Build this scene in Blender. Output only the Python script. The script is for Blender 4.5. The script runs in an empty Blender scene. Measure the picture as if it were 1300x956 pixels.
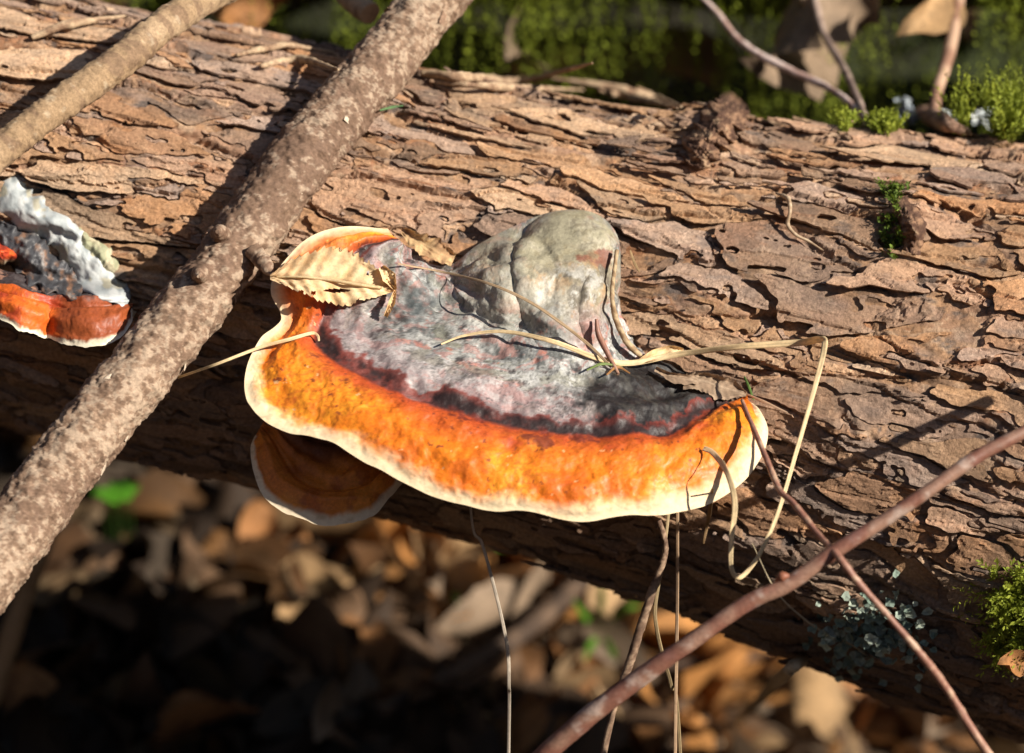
import bpy, math, random
import numpy as np
from mathutils import Vector
random.seed(7); rng = np.random.default_rng(7)

# ------------------------------------------------------------------ camera
PITCH = math.radians(29.0)
O = np.array([0.0, 0.0, 0.37])                 # point in the middle of the view, 1 m from the lens
F = 3250.0                                     # focal length in photo pixels (1300 px wide)
f_ = np.array([0, math.cos(PITCH), -math.sin(PITCH)])
r_ = np.array([1.0, 0, 0])
u_ = np.array([0, math.sin(PITCH), math.cos(PITCH)])
CAM = O - f_ * 1.0
cd = bpy.data.cameras.new("camera"); cam = bpy.data.objects.new("camera", cd)
bpy.context.scene.collection.objects.link(cam)
cam.location = CAM; cam.rotation_euler = (math.pi/2 - PITCH, 0, 0)
cd.sensor_width = 36; cd.lens = F/1300*36
cd.clip_start = 0.02; cd.clip_end = 500
cd.dof.use_dof = True; cd.dof.focus_distance = 0.955; cd.dof.aperture_fstop = 7.0
S = bpy.context.scene; S.camera = cam

# ------------------------------------------------------------------ light
SUN = np.array([0.75, -0.36, 0.555]); SUN /= np.linalg.norm(SUN)
sd = bpy.data.lights.new("sun", 'SUN'); so = bpy.data.objects.new("sun", sd)
S.collection.objects.link(so)
sd.energy = 4.6; sd.angle = math.radians(0.53); sd.color = (1.0, 0.93, 0.82)
so.rotation_euler = Vector(SUN).to_track_quat('Z', 'Y').to_euler(); so.location = (1.5, -.5, 2)
W = bpy.data.worlds.new("World"); S.world = W; W.use_nodes = True
wn = W.node_tree; bg = wn.nodes['Background']
sky = wn.nodes.new('ShaderNodeTexSky'); sky.sky_type = 'NISHITA'; sky.sun_disc = False
sky.sun_elevation = math.asin(SUN[2]); sky.sun_rotation = math.atan2(SUN[0], SUN[1])
wn.links.new(sky.outputs[0], bg.inputs[0]); bg.inputs[1].default_value = 0.05
S.view_settings.view_transform = 'Standard'; S.view_settings.look = 'None'
S.view_settings.exposure = 0.92; S.view_settings.gamma = 1

# ------------------------------------------------------------------ helpers
def nrm(v): v = np.asarray(v, float); return v/np.linalg.norm(v)
def P(px, py, d):
    px = np.asarray(px, float); py = np.asarray(py, float); d = np.asarray(d, float)
    return CAM + d[..., None]*(f_ + ((px-650)/F)[..., None]*r_ - ((py-478)/F)[..., None]*u_)
def pix(p):
    q = p - CAM; d = q @ f_
    return 650+F*(q@r_)/d, 478-F*(q@u_)/d, d
def ground_pt(px, py, z=0.0):
    v = f_ + (px-650)/F*r_ - (py-478)/F*u_
    return CAM + v*((z-CAM[2])/v[2])

def _h(ix, iy, iz, seed):
    M = np.uint32
    h = (ix.astype(np.int64)*374761393 + iy.astype(np.int64)*668265263 + iz.astype(np.int64)*2147483647 + seed*1274126177) & 0xFFFFFFFF
    h = h.astype(np.uint32)
    h = (h ^ (h >> M(13)))*M(1274126177); h = (h ^ (h >> M(16)))*M(2246822519); h = h ^ (h >> M(15))
    return h.astype(np.float64)/4294967295.0
def noise(x, y, z=0.0, seed=0):
    x, y, z = np.broadcast_arrays(np.asarray(x, float), np.asarray(y, float), np.asarray(z, float))
    xi = np.floor(x); yi = np.floor(y); zi = np.floor(z)
    fx = x-xi; fy = y-yi; fz = z-zi
    fx = fx*fx*fx*(fx*(fx*6-15)+10); fy = fy*fy*fy*(fy*(fy*6-15)+10); fz = fz*fz*fz*(fz*(fz*6-15)+10)
    def pl(k):
        a = _h(xi, yi, zi+k, seed); b = _h(xi+1, yi, zi+k, seed)
        c = _h(xi, yi+1, zi+k, seed); d = _h(xi+1, yi+1, zi+k, seed)
        return (a*(1-fx)+b*fx)*(1-fy) + (c*(1-fx)+d*fx)*fy
    if np.all(fz == 0): return pl(0)*2-1
    return (pl(0)*(1-fz)+pl(1)*fz)*2-1
def fbm(x, y, z=0.0, seed=0, o=4, g=0.5):
    s = 0; a = 1; t = 0; k = 1.0
    for i in range(o):
        s = s + a*noise(np.asarray(x)*k+i*17.3, np.asarray(y)*k+i*5.1, np.asarray(z)*k, seed+i); t += a; a *= g; k *= 2.03
    return s/t
def voro(x, y, seed=0, jit=0.9):
    xi = np.floor(x); yi = np.floor(y)
    f1 = np.full(x.shape, 9.0); f2 = f1.copy(); idv = np.zeros(x.shape); cx = np.zeros(x.shape); cy = np.zeros(x.shape)
    for dj in (-1, 0, 1):
        for di in (-1, 0, 1):
            gy = yi+dj; gx = xi+di
            jx = gx + .5 + jit*(_h(gx, gy, gx*0, seed)-.5) + 0.5*(np.mod(gy, 2)-.5)
            jy = gy + .5 + jit*(_h(gx, gy, gx*0+1, seed)-.5)
            d = np.hypot(x-jx, y-jy); r = _h(gx, gy, gx*0+2, seed)
            m = d < f1
            f2 = np.where(m, f1, np.minimum(f2, d)); f1 = np.where(m, d, f1); idv = np.where(m, r, idv)
            cx = np.where(m, jx, cx); cy = np.where(m, jy, cy)
    return f1, f2, idv, cx, cy
def sst(a, b, x): t = np.clip((x-a)/(b-a), 0, 1); return t*t*(3-2*t)
def mix(a, b, t): t = np.asarray(t)[..., None]; return np.asarray(a)*(1-t)+np.asarray(b)*t

def smooth_rim(Vs, E, it=2):
    for _ in range(it):
        acc = np.zeros_like(Vs); n = np.zeros(len(Vs)); np.add.at(acc, E[:, 0], Vs[E[:, 1]]); np.add.at(acc, E[:, 1], Vs[E[:, 0]]); np.add.at(n, E[:, 0], 1); np.add.at(n, E[:, 1], 1)
        m = n > 0; Vs = Vs.copy(); Vs[m] = Vs[m]*.45+.55*acc[m]/n[m][:, None]
    return Vs
COL = S.collection
def link_mesh(name, V, Fc, mat, parent=None, col=None, smooth=True, normals=None):
    me = bpy.data.meshes.new(name)
    V = np.asarray(V, np.float32).reshape(-1, 3)
    if isinstance(Fc, np.ndarray):
        n, k = Fc.shape
        me.vertices.add(len(V)); me.vertices.foreach_set('co', V.ravel())
        me.loops.add(n*k); me.loops.foreach_set('vertex_index', Fc.astype(np.int32).ravel())
        me.polygons.add(n); me.polygons.foreach_set('loop_start', np.arange(0, n*k, k, dtype=np.int32))
        me.update(calc_edges=True)
    else:
        me.from_pydata(V.tolist(), [], [list(q) for q in Fc]); me.update()
    me.polygons.foreach_set('use_smooth', np.full(len(me.polygons), smooth, dtype=bool))
    if col is not None:
        a = me.attributes.new('Col', 'FLOAT_COLOR', 'POINT')
        c = np.ones((len(V), 4), np.float32); c[:, :3] = np.clip(np.asarray(col).reshape(-1, 3), 0, 1); a.data.foreach_set('color', c.ravel())
    if normals is not None: me.normals_split_custom_set_from_vertices(np.asarray(normals).reshape(-1, 3).tolist())
    me.materials.append(mat)
    o = bpy.data.objects.new(name, me); COL.objects.link(o)
    if parent is not None: o.parent = parent
    return o
def tag(o, label=None, cat=None, group=None, kind=None):
    if label: o['label'] = label
    if cat: o['category'] = cat
    if group: o['group'] = group
    if kind: o['kind'] = kind
    return o
def empty(name, loc, label, cat, group=None):
    o = bpy.data.objects.new(name, None); COL.objects.link(o); o.empty_display_size = .02
    return tag(o, label, cat, group)                # kept at the origin: parts hold world coordinates
def quads(nu, nv, wrapv=False):
    i = np.arange(nu-1)[:, None]; j = np.arange(nv if wrapv else nv-1)[None, :]
    j1 = (j+1) % nv
    return np.stack([i*nv+j, (i+1)*nv+j, (i+1)*nv+j1, i*nv+j1], -1).reshape(-1, 4)
def gnormals(G):
    a = np.gradient(G, axis=0); b = np.gradient(G, axis=1); n = np.cross(a, b)
    return n/(np.linalg.norm(n, axis=-1, keepdims=True)+1e-12)
def spline(pts, n, closed=False):
    """Catmull-Rom through pts (k,dim), n samples evenly in parameter"""
    p = np.asarray(pts, float); k = len(p)
    t = np.linspace(0, k-1, n); i = np.clip(np.floor(t).astype(int), 0, k-2); w = (t-i)[:, None]
    pp = np.vstack([2*p[0]-p[1], p, 2*p[-1]-p[-2]])
    a, b, c, d = pp[i], pp[i+1], pp[i+2], pp[i+3]
    return .5*((2*b)+(c-a)*w+(2*a-5*b+4*c-d)*w**2+(3*b-a-3*c+d)*w**3)

# ------------------------------------------------------------------ materials
def mat_new(name, rough=.85, col=None, attr=True, nscale=900, namt=.25, bump=.35, bdist=.0004, bscale=1400, spec=.35, trans=0.0, coat=0.0, alpha_ramp=None, sss=0.0):
    m = bpy.data.materials.new(name); m.use_nodes = True; nt = m.node_tree; N = nt.nodes; L = nt.links
    b = N['Principled BSDF']; b.inputs['Roughness'].default_value = rough; b.inputs['Specular IOR Level'].default_value = spec
    tc = N.new('ShaderNodeTexCoord')
    if attr:
        src = N.new('ShaderNodeAttribute'); src.attribute_name = 'Col'; out = src.outputs['Color']
    else:
        src = N.new('ShaderNodeRGB'); src.outputs[0].default_value = (*col, 1); out = src.outputs[0]
    nz = N.new('ShaderNodeTexNoise'); nz.inputs['Scale'].default_value = nscale; nz.inputs['Detail'].default_value = 6; nz.inputs['Roughness'].default_value = .65
    L.new(tc.outputs['Object'], nz.inputs['Vector'])
    mr = N.new('ShaderNodeMapRange'); mr.inputs[1].default_value = .3; mr.inputs[2].default_value = .7
    mr.inputs[3].default_value = 1-namt; mr.inputs[4].default_value = 1+namt; L.new(nz.outputs['Fac'], mr.inputs[0])
    mx = N.new('ShaderNodeVectorMath'); mx.operation = 'SCALE'
    L.new(out, mx.inputs[0]); L.new(mr.outputs[0], mx.inputs['Scale']); L.new(mx.outputs[0], b.inputs['Base Color'])
    if bump:
        n2 = N.new('ShaderNodeTexNoise'); n2.inputs['Scale'].default_value = bscale; n2.inputs['Detail'].default_value = 7; n2.inputs['Roughness'].default_value = .7
        L.new(tc.outputs['Object'], n2.inputs['Vector'])
        bp = N.new('ShaderNodeBump'); bp.inputs['Strength'].default_value = bump; bp.inputs['Distance'].default_value = bdist
        L.new(n2.outputs['Fac'], bp.inputs['Height']); L.new(bp.outputs[0], b.inputs['Normal'])
    if coat: b.inputs['Coat Weight'].default_value = coat; b.inputs['Coat Roughness'].default_value = .28
    if sss: b.inputs['Subsurface Weight'].default_value = sss; b.inputs['Subsurface Radius'].default_value = (.003, .0015, .0008); b.inputs['Subsurface Scale'].default_value = 1
    if trans:
        tr = N.new('ShaderNodeBsdfTranslucent'); L.new(mx.outputs[0], tr.inputs['Color'])
        ms = N.new('ShaderNodeMixShader'); ms.inputs[0].default_value = trans
        L.new(b.outputs[0], ms.inputs[1]); L.new(tr.outputs[0], ms.inputs[2]); L.new(ms.outputs[0], N['Material Output'].inputs['Surface'])
    return m
M_bark = mat_new('spruce_bark', .9, nscale=700, namt=.38, bump=.9, bdist=.0007, bscale=900, spec=.2)
M_fung = mat_new('fungus_crust', .52, nscale=900, namt=.24, bump=.32, bdist=.0006, bscale=750, spec=.3, coat=.05)
M_fung_dry = mat_new('fungus_margin', .75, nscale=600, namt=.10, bump=.35, bdist=.0004, bscale=800, spec=.3)
M_branch = mat_new('branch_bark', .85, nscale=900, namt=.3, bump=.5, bdist=.0004, bscale=1100, spec=.25)
M_red = mat_new('red_twig_bark', .5, nscale=800, namt=.25, bump=.4, bdist=.0003, bscale=900, spec=.4)
M_straw = mat_new('dry_grass', .6, nscale=500, namt=.18, bump=.2, trans=.25)
M_leaf = mat_new('dead_leaf', .75, nscale=450, namt=.3, bump=.4, trans=.3)
M_moss = mat_new('moss', .7, nscale=200, namt=.3, bump=0, trans=.35)
M_soil = mat_new('forest_soil', .95, nscale=120, namt=.5, bump=.8, bdist=.004, bscale=160)
M_lich = mat_new('lichen', .9, nscale=900, namt=.25, bump=.5)
M_green = mat_new('fresh_leaf', .5, nscale=300, namt=.2, bump=.1, trans=.35)

# ------------------------------------------------------------------ the log
A_DIR = None
p1 = P(200., 300., 1.0895); p2 = P(1300., 552., 1.0705)
A_DIR = nrm(p2-p1)
A0 = P(650., 300+252*450/1100., 1.0895-.019*450/1100.)
E1 = nrm(-f_ - (-f_@A_DIR)*A_DIR); E2 = np.cross(E1, A_DIR); E2 = nrm(E2)
if E2 @ u_ < 0: E2 = -E2
def R_u(u):
    return 0.985*np.interp(u, [-1.0, -.30, -.16, -.02, .03, .10, .17, .24, .34, .9], [.086, .0935, .0938, .0935, .0955, .1045, .1155, .125, .130, .135])
U0, U1, TH0, TH1 = -.31, .30, math.radians(-112), math.radians(118)
RM = .108; STEP = .00068
nu = int((U1-U0)/STEP); nv = int((TH1-TH0)*RM/STEP)
uu = np.linspace(U0, U1, nu); th = np.linspace(TH0, TH1, nv)
UU, TT = np.meshgrid(uu, th, indexing='ij'); SS = TT*RM
# relief
wl = fbm(UU/.05, SS/.02, 0, 11, 3); wl2 = fbm(UU/.05, SS/.02, 0, 21, 3)
wh = fbm(UU/.009, SS/.005, 0, 31, 4, .5); wh2 = fbm(UU/.009, SS/.005, 0, 41, 4, .5)
wx = fbm(UU/.11, SS/.05, 0, 33, 2); xu = UU + wl*.016 + wh*.0045; ys = SS + wl2*.0075 + .010*wx + wh2*.0015 + .10*np.sin(UU*7)*.02
f1, f2, ida, cxa, cya = voro(xu/.075, ys/.0150, 3)
g1, g2, idb, cxb, cyb = voro(xu/.029+3, ys/.0066+7, 5)
h1, h2, idc, _, _ = voro((xu+wh2*.002)/.009, ys/.0034, 9)
an = fbm(UU/.035+wl, SS/.010+wl2, 0, 51, 5, .55)
crack = sst(.015, .13, f2-f1 + .10*wh)                                # 0 in the deep cracks
cmask = sst(-.25, .25, fbm(UU/.06, SS/.03, 0, 61, 2)+.05)
tilt = (cya-ys/.0150)                                            # plates lift towards their lower edge
H0 = 3.2*ida + 1.9*idb + .5*idc + 2.6*an + 1.3*tilt - 3.2*(1-crack)*(.25+.75*cmask)
q = .85
k = np.floor(H0/q); fr = H0/q-k
H = q*(k + sst(.72, 1., fr)) + .22*(H0-q*k)
H += .22*fbm(UU/.003, SS/.0018, 0, 71, 3, .6)
bulge = 3.5*fbm(UU/.10, SS/.07, 0, 81, 2)
HGT = (H-3.0+bulge)*.001
# local landmarks on the log: (px, py, radius px, height m)
RR = R_u(UU)[...] + HGT
LOGP = A0 + UU[..., None]*A_DIR + RR[..., None]*(np.cos(TT)[..., None]*E1 + np.sin(TT)[..., None]*E2)
lpx, lpy, ld = pix(LOGP)
for (cx, cy, rx, ry, hh) in ((1150, 285, 34, 44, .006), (1065, 545, 70, 45, .006), (905, 172, 38, 34, .007), (1175, 470, 50, 40, .004), (60, 310, 80, 70, -.002)):
    dd = ((lpx-cx)/rx)**2 + ((lpy-cy)/ry)**2
    RR = RR + hh*np.exp(-dd*1.2)*(1+.35*fbm(UU/.006, SS/.006, 0, 91, 3))
LOGP = A0 + UU[..., None]*A_DIR + RR[..., None]*(np.cos(TT)[..., None]*E1 + np.sin(TT)[..., None]*E2)
lpx, lpy, ld = pix(LOGP)

def bark_colour(UU, SS, ida, idb, idc, H, seed=0):
    n1 = fbm(UU/.06, SS/.035, 0, 101+seed, 3); n2 = fbm(UU/.02, SS/.008, 0, 111+seed, 4); n3 = fbm(UU/.004, SS/.003, 0, 121+seed, 3)
    tan = np.array([.40, .250, .148]); grey = np.array([.275, .200, .155]); pink = np.array([.37, .235, .170]); rust = np.array([.27, .125, .060]); dark = np.array([.14, .095, .070]); pale = np.array([.52, .385, .27])
    c = mix(tan, grey, sst(-.15, .4, n1+.9*(idb-.5)))
    c = mix(c, pink, .6*sst(.1, .5, n2+.8*(ida-.5)))
    c = mix(c, pale, .6*sst(.15, .55, n3+.9*(idc-.5)))
    c = mix(c, rust, .75*sst(.25, .55, -n2+.5*(idb-.5)+.3*n3))
    c = mix(c, dark, .7*sst(.25, .6, fbm(UU/.015, SS/.010, 0, 131+seed, 4)+.4*(idc-.5)))
    return c*(0.8+.35*idb[..., None])*np.array([.92, .85, .80])
BC = bark_colour(UU, SS, ida, idb, idc, H)
# darker grey bark in patches, on the right flank and towards the low side
greyed = sst(.1, .5, fbm(UU/.03, SS/.02, 0, 141, 4)+.75*np.exp(-(((lpx-1120)/170)**2+((lpy-560)/110)**2))+.7*sst(560, 760, lpy)-.2)
BC = mix(BC, np.array([.155, .125, .110]), .62*greyed)
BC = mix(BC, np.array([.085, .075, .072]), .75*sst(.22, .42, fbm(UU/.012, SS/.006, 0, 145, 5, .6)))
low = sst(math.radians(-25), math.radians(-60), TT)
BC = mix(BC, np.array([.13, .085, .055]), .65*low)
# resin-black ring round the old fungus at left
st = np.exp(-(((lpx-60)/95)**2+((lpy-320)/85)**2)**2) + .9*np.exp(-(((lpx-70)/34)**2+((lpy-240)/22)**2)**2)
BC = mix(BC, np.array([.05, .05, .052]), np.clip(st*1.0*sst(-.35, .25, fbm(UU/.012, SS/.008, 0, 151, 3)+.15), 0, 1))
LOG = empty('fallen_log', A0, 'thick fallen conifer log with flaking brown bark carrying the orange bracket fungus', 'log')
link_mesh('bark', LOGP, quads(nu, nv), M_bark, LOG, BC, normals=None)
# coarse rest of the log: hidden back and both ends outside the view
def coarse(ua, ub, ta, tb, n, m, name):
    a = np.linspace(ua, ub, n); t = np.linspace(ta, tb, m); A, T = np.meshgrid(a, t, indexing='ij'); s = T*RM
    v1, v2, i1, _, _ = voro(A/.05+fbm(A/.02, s/.01, 0, 5, 3)*.3, s/.014+fbm(A/.02, s/.01, 0, 6, 3)*.4, 3)
    rr = R_u(A)+(3*i1+2*fbm(A/.02, s/.008, 0, 7, 3)-2.5-2.0)*.001
    G = A0+A[..., None]*A_DIR+rr[..., None]*(np.cos(T)[..., None]*E1+np.sin(T)[..., None]*E2)
    link_mesh(name, G, quads(n, m), M_bark, LOG, bark_colour(A, s, i1, i1, i1, rr))
    return G
coarse(U0+.004, U1-.004, TH1-.03, TH0+2*math.pi+.03, 160, 60, 'bark')
coarse(-.75, U0+.004, 0, 2*math.pi, 130, 190, 'bark')
Ge = coarse(U1-.004, 1.0, 0, 2*math.pi, 170, 190, 'bark')
for ue, sg in ((-.75, -1), (1.0, 1)):
    t = np.linspace(0, 2*math.pi, 49)[:-1]; V = [A0+ue*A_DIR-.004*sg*A_DIR]
    rr = R_u(ue)-.001
    V += [A0+ue*A_DIR-.004*sg*A_DIR+rr*(math.cos(x)*E1+math.sin(x)*E2) for x in t]
    link_mesh('sawn_end', np.array(V), np.array([[0, 1+i, 1+(i+1) % 48] for i in range(48)]), M_bark, LOG, np.tile([.35, .24, .14], (49, 1)))

# depth buffer of what is built (4-px cells), used to lay small things on real surfaces
ZB = np.full((260, 360), 9.0)
def zput(G):
    x, y, d = pix(np.asarray(G).reshape(-1, 3)); i = np.floor(y/4).astype(int)+10; j = np.floor(x/4).astype(int)+15
    m = (i >= 0) & (i < 260) & (j >= 0) & (j < 360); np.minimum.at(ZB, (i[m], j[m]), d[m])
zput(LOGP)
def surf(px, py):
    i = int(py//4)+10; j = int(px//4)+15
    w = ZB[max(i-1, 0):i+2, max(j-1, 0):j+2]; v = w[w < 5]
    return float(np.median(v)) if len(v) else 1.2

# individual bark flakes lifted off the surface
fx1, fx2, fid, fcx, fcy = voro(xu/.052+11+.35*wx, ys/.0125+5, 13, 1.3)
key = np.round(fcx*1000).astype(np.int64)*100003 + np.round(fcy*1000).astype(np.int64)
inside = (lpx > -20) & (lpx < 1320) & (lpy > -20) & (lpy < 960) & (fx2-fx1 > .05) & (fbm(UU/.016, SS/.0065, 0, 35, 4, .55) > -.20)
faceing = np.abs(TT) < math.radians(88)
uk, inv, cnt = np.unique(np.where(inside & faceing, key, -1), return_inverse=True, return_counts=True)
inv = inv.reshape(key.shape)
order = [i for i in np.argsort(-cnt) if uk[i] != -1]
pick = [i for i in order if cnt[i] > 120]
random.shuffle(pick); pick = pick[:280]
NL = gnormals(LOGP); NL *= np.sign((NL*(LOGP-(A0+UU[..., None]*A_DIR))).sum(-1))[..., None]
up_ax = E2
for gi in pick:
    m = inv == gi
    ii, jj = np.nonzero(m)
    i0, i1, j0, j1 = ii.min(), ii.max()+1, jj.min(), jj.max()+1
    sub = m[i0:i1, j0:j1]
    if sub.shape[0] < 6 or sub.shape[1] < 5: continue
    st_ = 1
    qm = sub[:-1, :-1] & sub[1:, :-1] & sub[1:, 1:] & sub[:-1, 1:]
    if qm.sum() < 60: continue
    idx = -np.ones(sub.shape, int); vm = np.zeros(sub.shape, bool)
    vm[:-1, :-1] |= qm; vm[1:, :-1] |= qm; vm[1:, 1:] |= qm; vm[:-1, 1:] |= qm
    idx[vm] = np.arange(vm.sum()); nV = int(vm.sum())
    base = LOGP[i0:i1, j0:j1]; nn = NL[i0:i1, j0:j1]
    # smooth carrier surface + curl
    ctr = A0+UU[i0:i1, j0:j1, None]*A_DIR; dirr = np.cos(TT[i0:i1, j0:j1])[..., None]*E1+np.sin(TT[i0:i1, j0:j1])[..., None]*E2
    rbase = RR[i0:i1, j0:j1]; rmean = np.percentile(rbase[vm], 70)
    lo = np.linspace(1, 0, j1-j0)[None, :]
    lu = np.linspace(-1, 1, i1-i0)[:, None]
    rnd = random.random
    curl = (.0003+.0010*rnd())+(.0026*rnd())*lo**2.0+(.0014*rnd())*np.abs(lu)**3
    rt = np.maximum(rbase*.45+rmean*.55, rbase-.0004)+curl + .0002*fbm(UU[i0:i1, j0:j1]/.003, SS[i0:i1, j0:j1]/.002, 0, gi % 50, 3)
    top = (ctr+rt[..., None]*dirr)[vm]; thick = .0006+.0007*rnd(); bot = (ctr+(rt-thick)[..., None]*dirr)[vm]
    a = np.argwhere(qm); Q = np.stack([idx[a[:, 0], a[:, 1]], idx[a[:, 0]+1, a[:, 1]], idx[a[:, 0]+1, a[:, 1]+1], idx[a[:, 0], a[:, 1]+1]], -1)
    e = {}
    for qd in Q:
        for s in range(4):
            p_, q_ = int(qd[s]), int(qd[(s+1) % 4])
            if (q_, p_) in e: del e[(q_, p_)]
            else: e[(p_, q_)] = 1
    sk = np.array([[q_, p_, p_+nV, q_+nV] for (p_, q_) in e], int); E_ = sk[:, :2]; top = smooth_rim(top, E_); bot = smooth_rim(bot, E_)
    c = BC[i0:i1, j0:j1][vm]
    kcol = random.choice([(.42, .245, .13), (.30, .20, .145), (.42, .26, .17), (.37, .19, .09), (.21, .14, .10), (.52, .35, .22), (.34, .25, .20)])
    dull = greyed[i0:i1, j0:j1][vm]*.5+low[i0:i1, j0:j1][vm]*.5
    c = c*.40+.60*np.array(kcol)*(.66+.6*rnd())*(1-.55*dull[:, None])
    zput(top)
    link_mesh('bark_flake', np.vstack([top, bot]), np.vstack([Q, sk]), M_bark, LOG, np.vstack([c, c*.8]), smooth=False)
# small loose scales between the flakes (too many to pick apart: one part)
lab = np.round(cxb*1000).astype(np.int64)*100003+np.round(cyb*1000).astype(np.int64)
sel = (idb > .40) & (g2-g1 > .035+.03*wh) & (lpx > -40) & (lpx < 1340) & (lpy > -40) & (np.abs(TT) < math.radians(97))
taken = np.isin(inv, np.array(pick)); sel &= ~taken
rs = _h(np.floor(cxb*50), np.floor(cyb*50), cxb*0, 77)
ly = np.clip((cyb-(ys/.0066+7))+.5, 0, 1); lx = np.clip(np.abs(cxb-(xu/.029+3)), 0, 1)
rsc = RR+.00025+.0008*rs+.0019*rs*ly**2+.0012*(1-rs)*lx**2+.00018*wh
top = A0+UU[..., None]*A_DIR+rsc[..., None]*(np.cos(TT)[..., None]*E1+np.sin(TT)[..., None]*E2)
bot = A0+UU[..., None]*A_DIR+(rsc-.0008)[..., None]*(np.cos(TT)[..., None]*E1+np.sin(TT)[..., None]*E2)
qm = sel[:-1, :-1] & sel[1:, :-1] & sel[1:, 1:] & sel[:-1, 1:] & (lab[:-1, :-1] == lab[1:, 1:]) & (lab[1:, :-1] == lab[:-1, 1:]) & (lab[:-1, :-1] == lab[1:, :-1])
a = np.argwhere(qm); Q = np.stack([a[:, 0]*nv+a[:, 1], (a[:, 0]+1)*nv+a[:, 1], (a[:, 0]+1)*nv+a[:, 1]+1, a[:, 0]*nv+a[:, 1]+1], -1)
ed = np.concatenate([Q[:, [0, 1]], Q[:, [1, 2]], Q[:, [2, 3]], Q[:, [3, 0]]]); kk = np.minimum(ed[:, 0], ed[:, 1])*(nu*nv)+np.maximum(ed[:, 0], ed[:, 1])
_, ix, ct = np.unique(kk, return_index=True, return_counts=True); be = ed[ix[ct == 1]]
used = np.unique(Q); remap = -np.ones(nu*nv, np.int64); remap[used] = np.arange(len(used)); nU = len(used)
sk = np.stack([remap[be[:, 1]], remap[be[:, 0]], remap[be[:, 0]]+nU, remap[be[:, 1]]+nU], -1)
pal = np.array([(.41, .25, .145), (.28, .195, .145), (.41, .27, .19), (.34, .185, .10), (.19, .13, .10), (.53, .375, .25), (.35, .255, .205)])
c = pal[(rs*6.99).astype(int)]*(.72+.5*idc)[..., None]; c = .4*BC+.6*c*(1-.5*greyed[..., None])*(1-.45*low[..., None])
o = link_mesh('bark_scales', np.vstack([smooth_rim(top.reshape(-1, 3)[used], sk[:, :2]), smooth_rim(bot.reshape(-1, 3)[used], sk[:, :2])]), np.vstack([remap[Q], sk]), M_bark, LOG, np.vstack([c.reshape(-1, 3)[used]]*2), smooth=False); o['kind'] = 'stuff'
zput(top[sel])
print('LOG done', nu, nv, len(pick), len(Q))
# SPLIT_A
# ------------------------------------------------------------------ fungi
def rows_grid(rows, ns, tkeys, nt):
    """rows: list of (k,3) control rows (px,py,depth); -> (ns,nt,3) grid smooth in both ways"""
    R = np.stack([spline(r, ns) for r in rows], 1)                      # ns, nrow, 3
    t = np.linspace(0, 1, nt); out = np.zeros((ns, nt, 3)); tk = np.asarray(tkeys)
    # monotone-ish cubic in t
    sl = np.gradient(R, tk, axis=1)
    i = np.clip(np.searchsorted(tk, t, side='right')-1, 0, len(tk)-2); h = tk[i+1]-tk[i]; w = (t-tk[i])/h
    h00 = 2*w**3-3*w**2+1; h10 = w**3-2*w**2+w; h01 = -2*w**3+3*w**2; h11 = w**3-w**2
    return (h00[None, :, None]*R[:, i]+(h10*h)[None, :, None]*sl[:, i]+h01[None, :, None]*R[:, i+1]+(h11*h)[None, :, None]*sl[:, i+1])
def orient(N, G):                                                  # normals towards the viewer side
    return N*np.sign(((CAM-G)*N).sum(-1).mean())
ORANGE = np.array([.68, .170, .009]); YEL = np.array([.74, .250, .016]); DEEP = np.array([.43, .070, .009]); CREAM = np.array([.70, .56, .36])
MAROON = np.array([.17, .028, .018]); BLACK = np.array([.028, .022, .022]); PINK = np.array([.36, .20, .185]); ASH = np.array([.36, .355, .335]); SLATE = np.array([.14, .15, .155]); OLIVE = np.array([.335, .30, .205])

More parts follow.
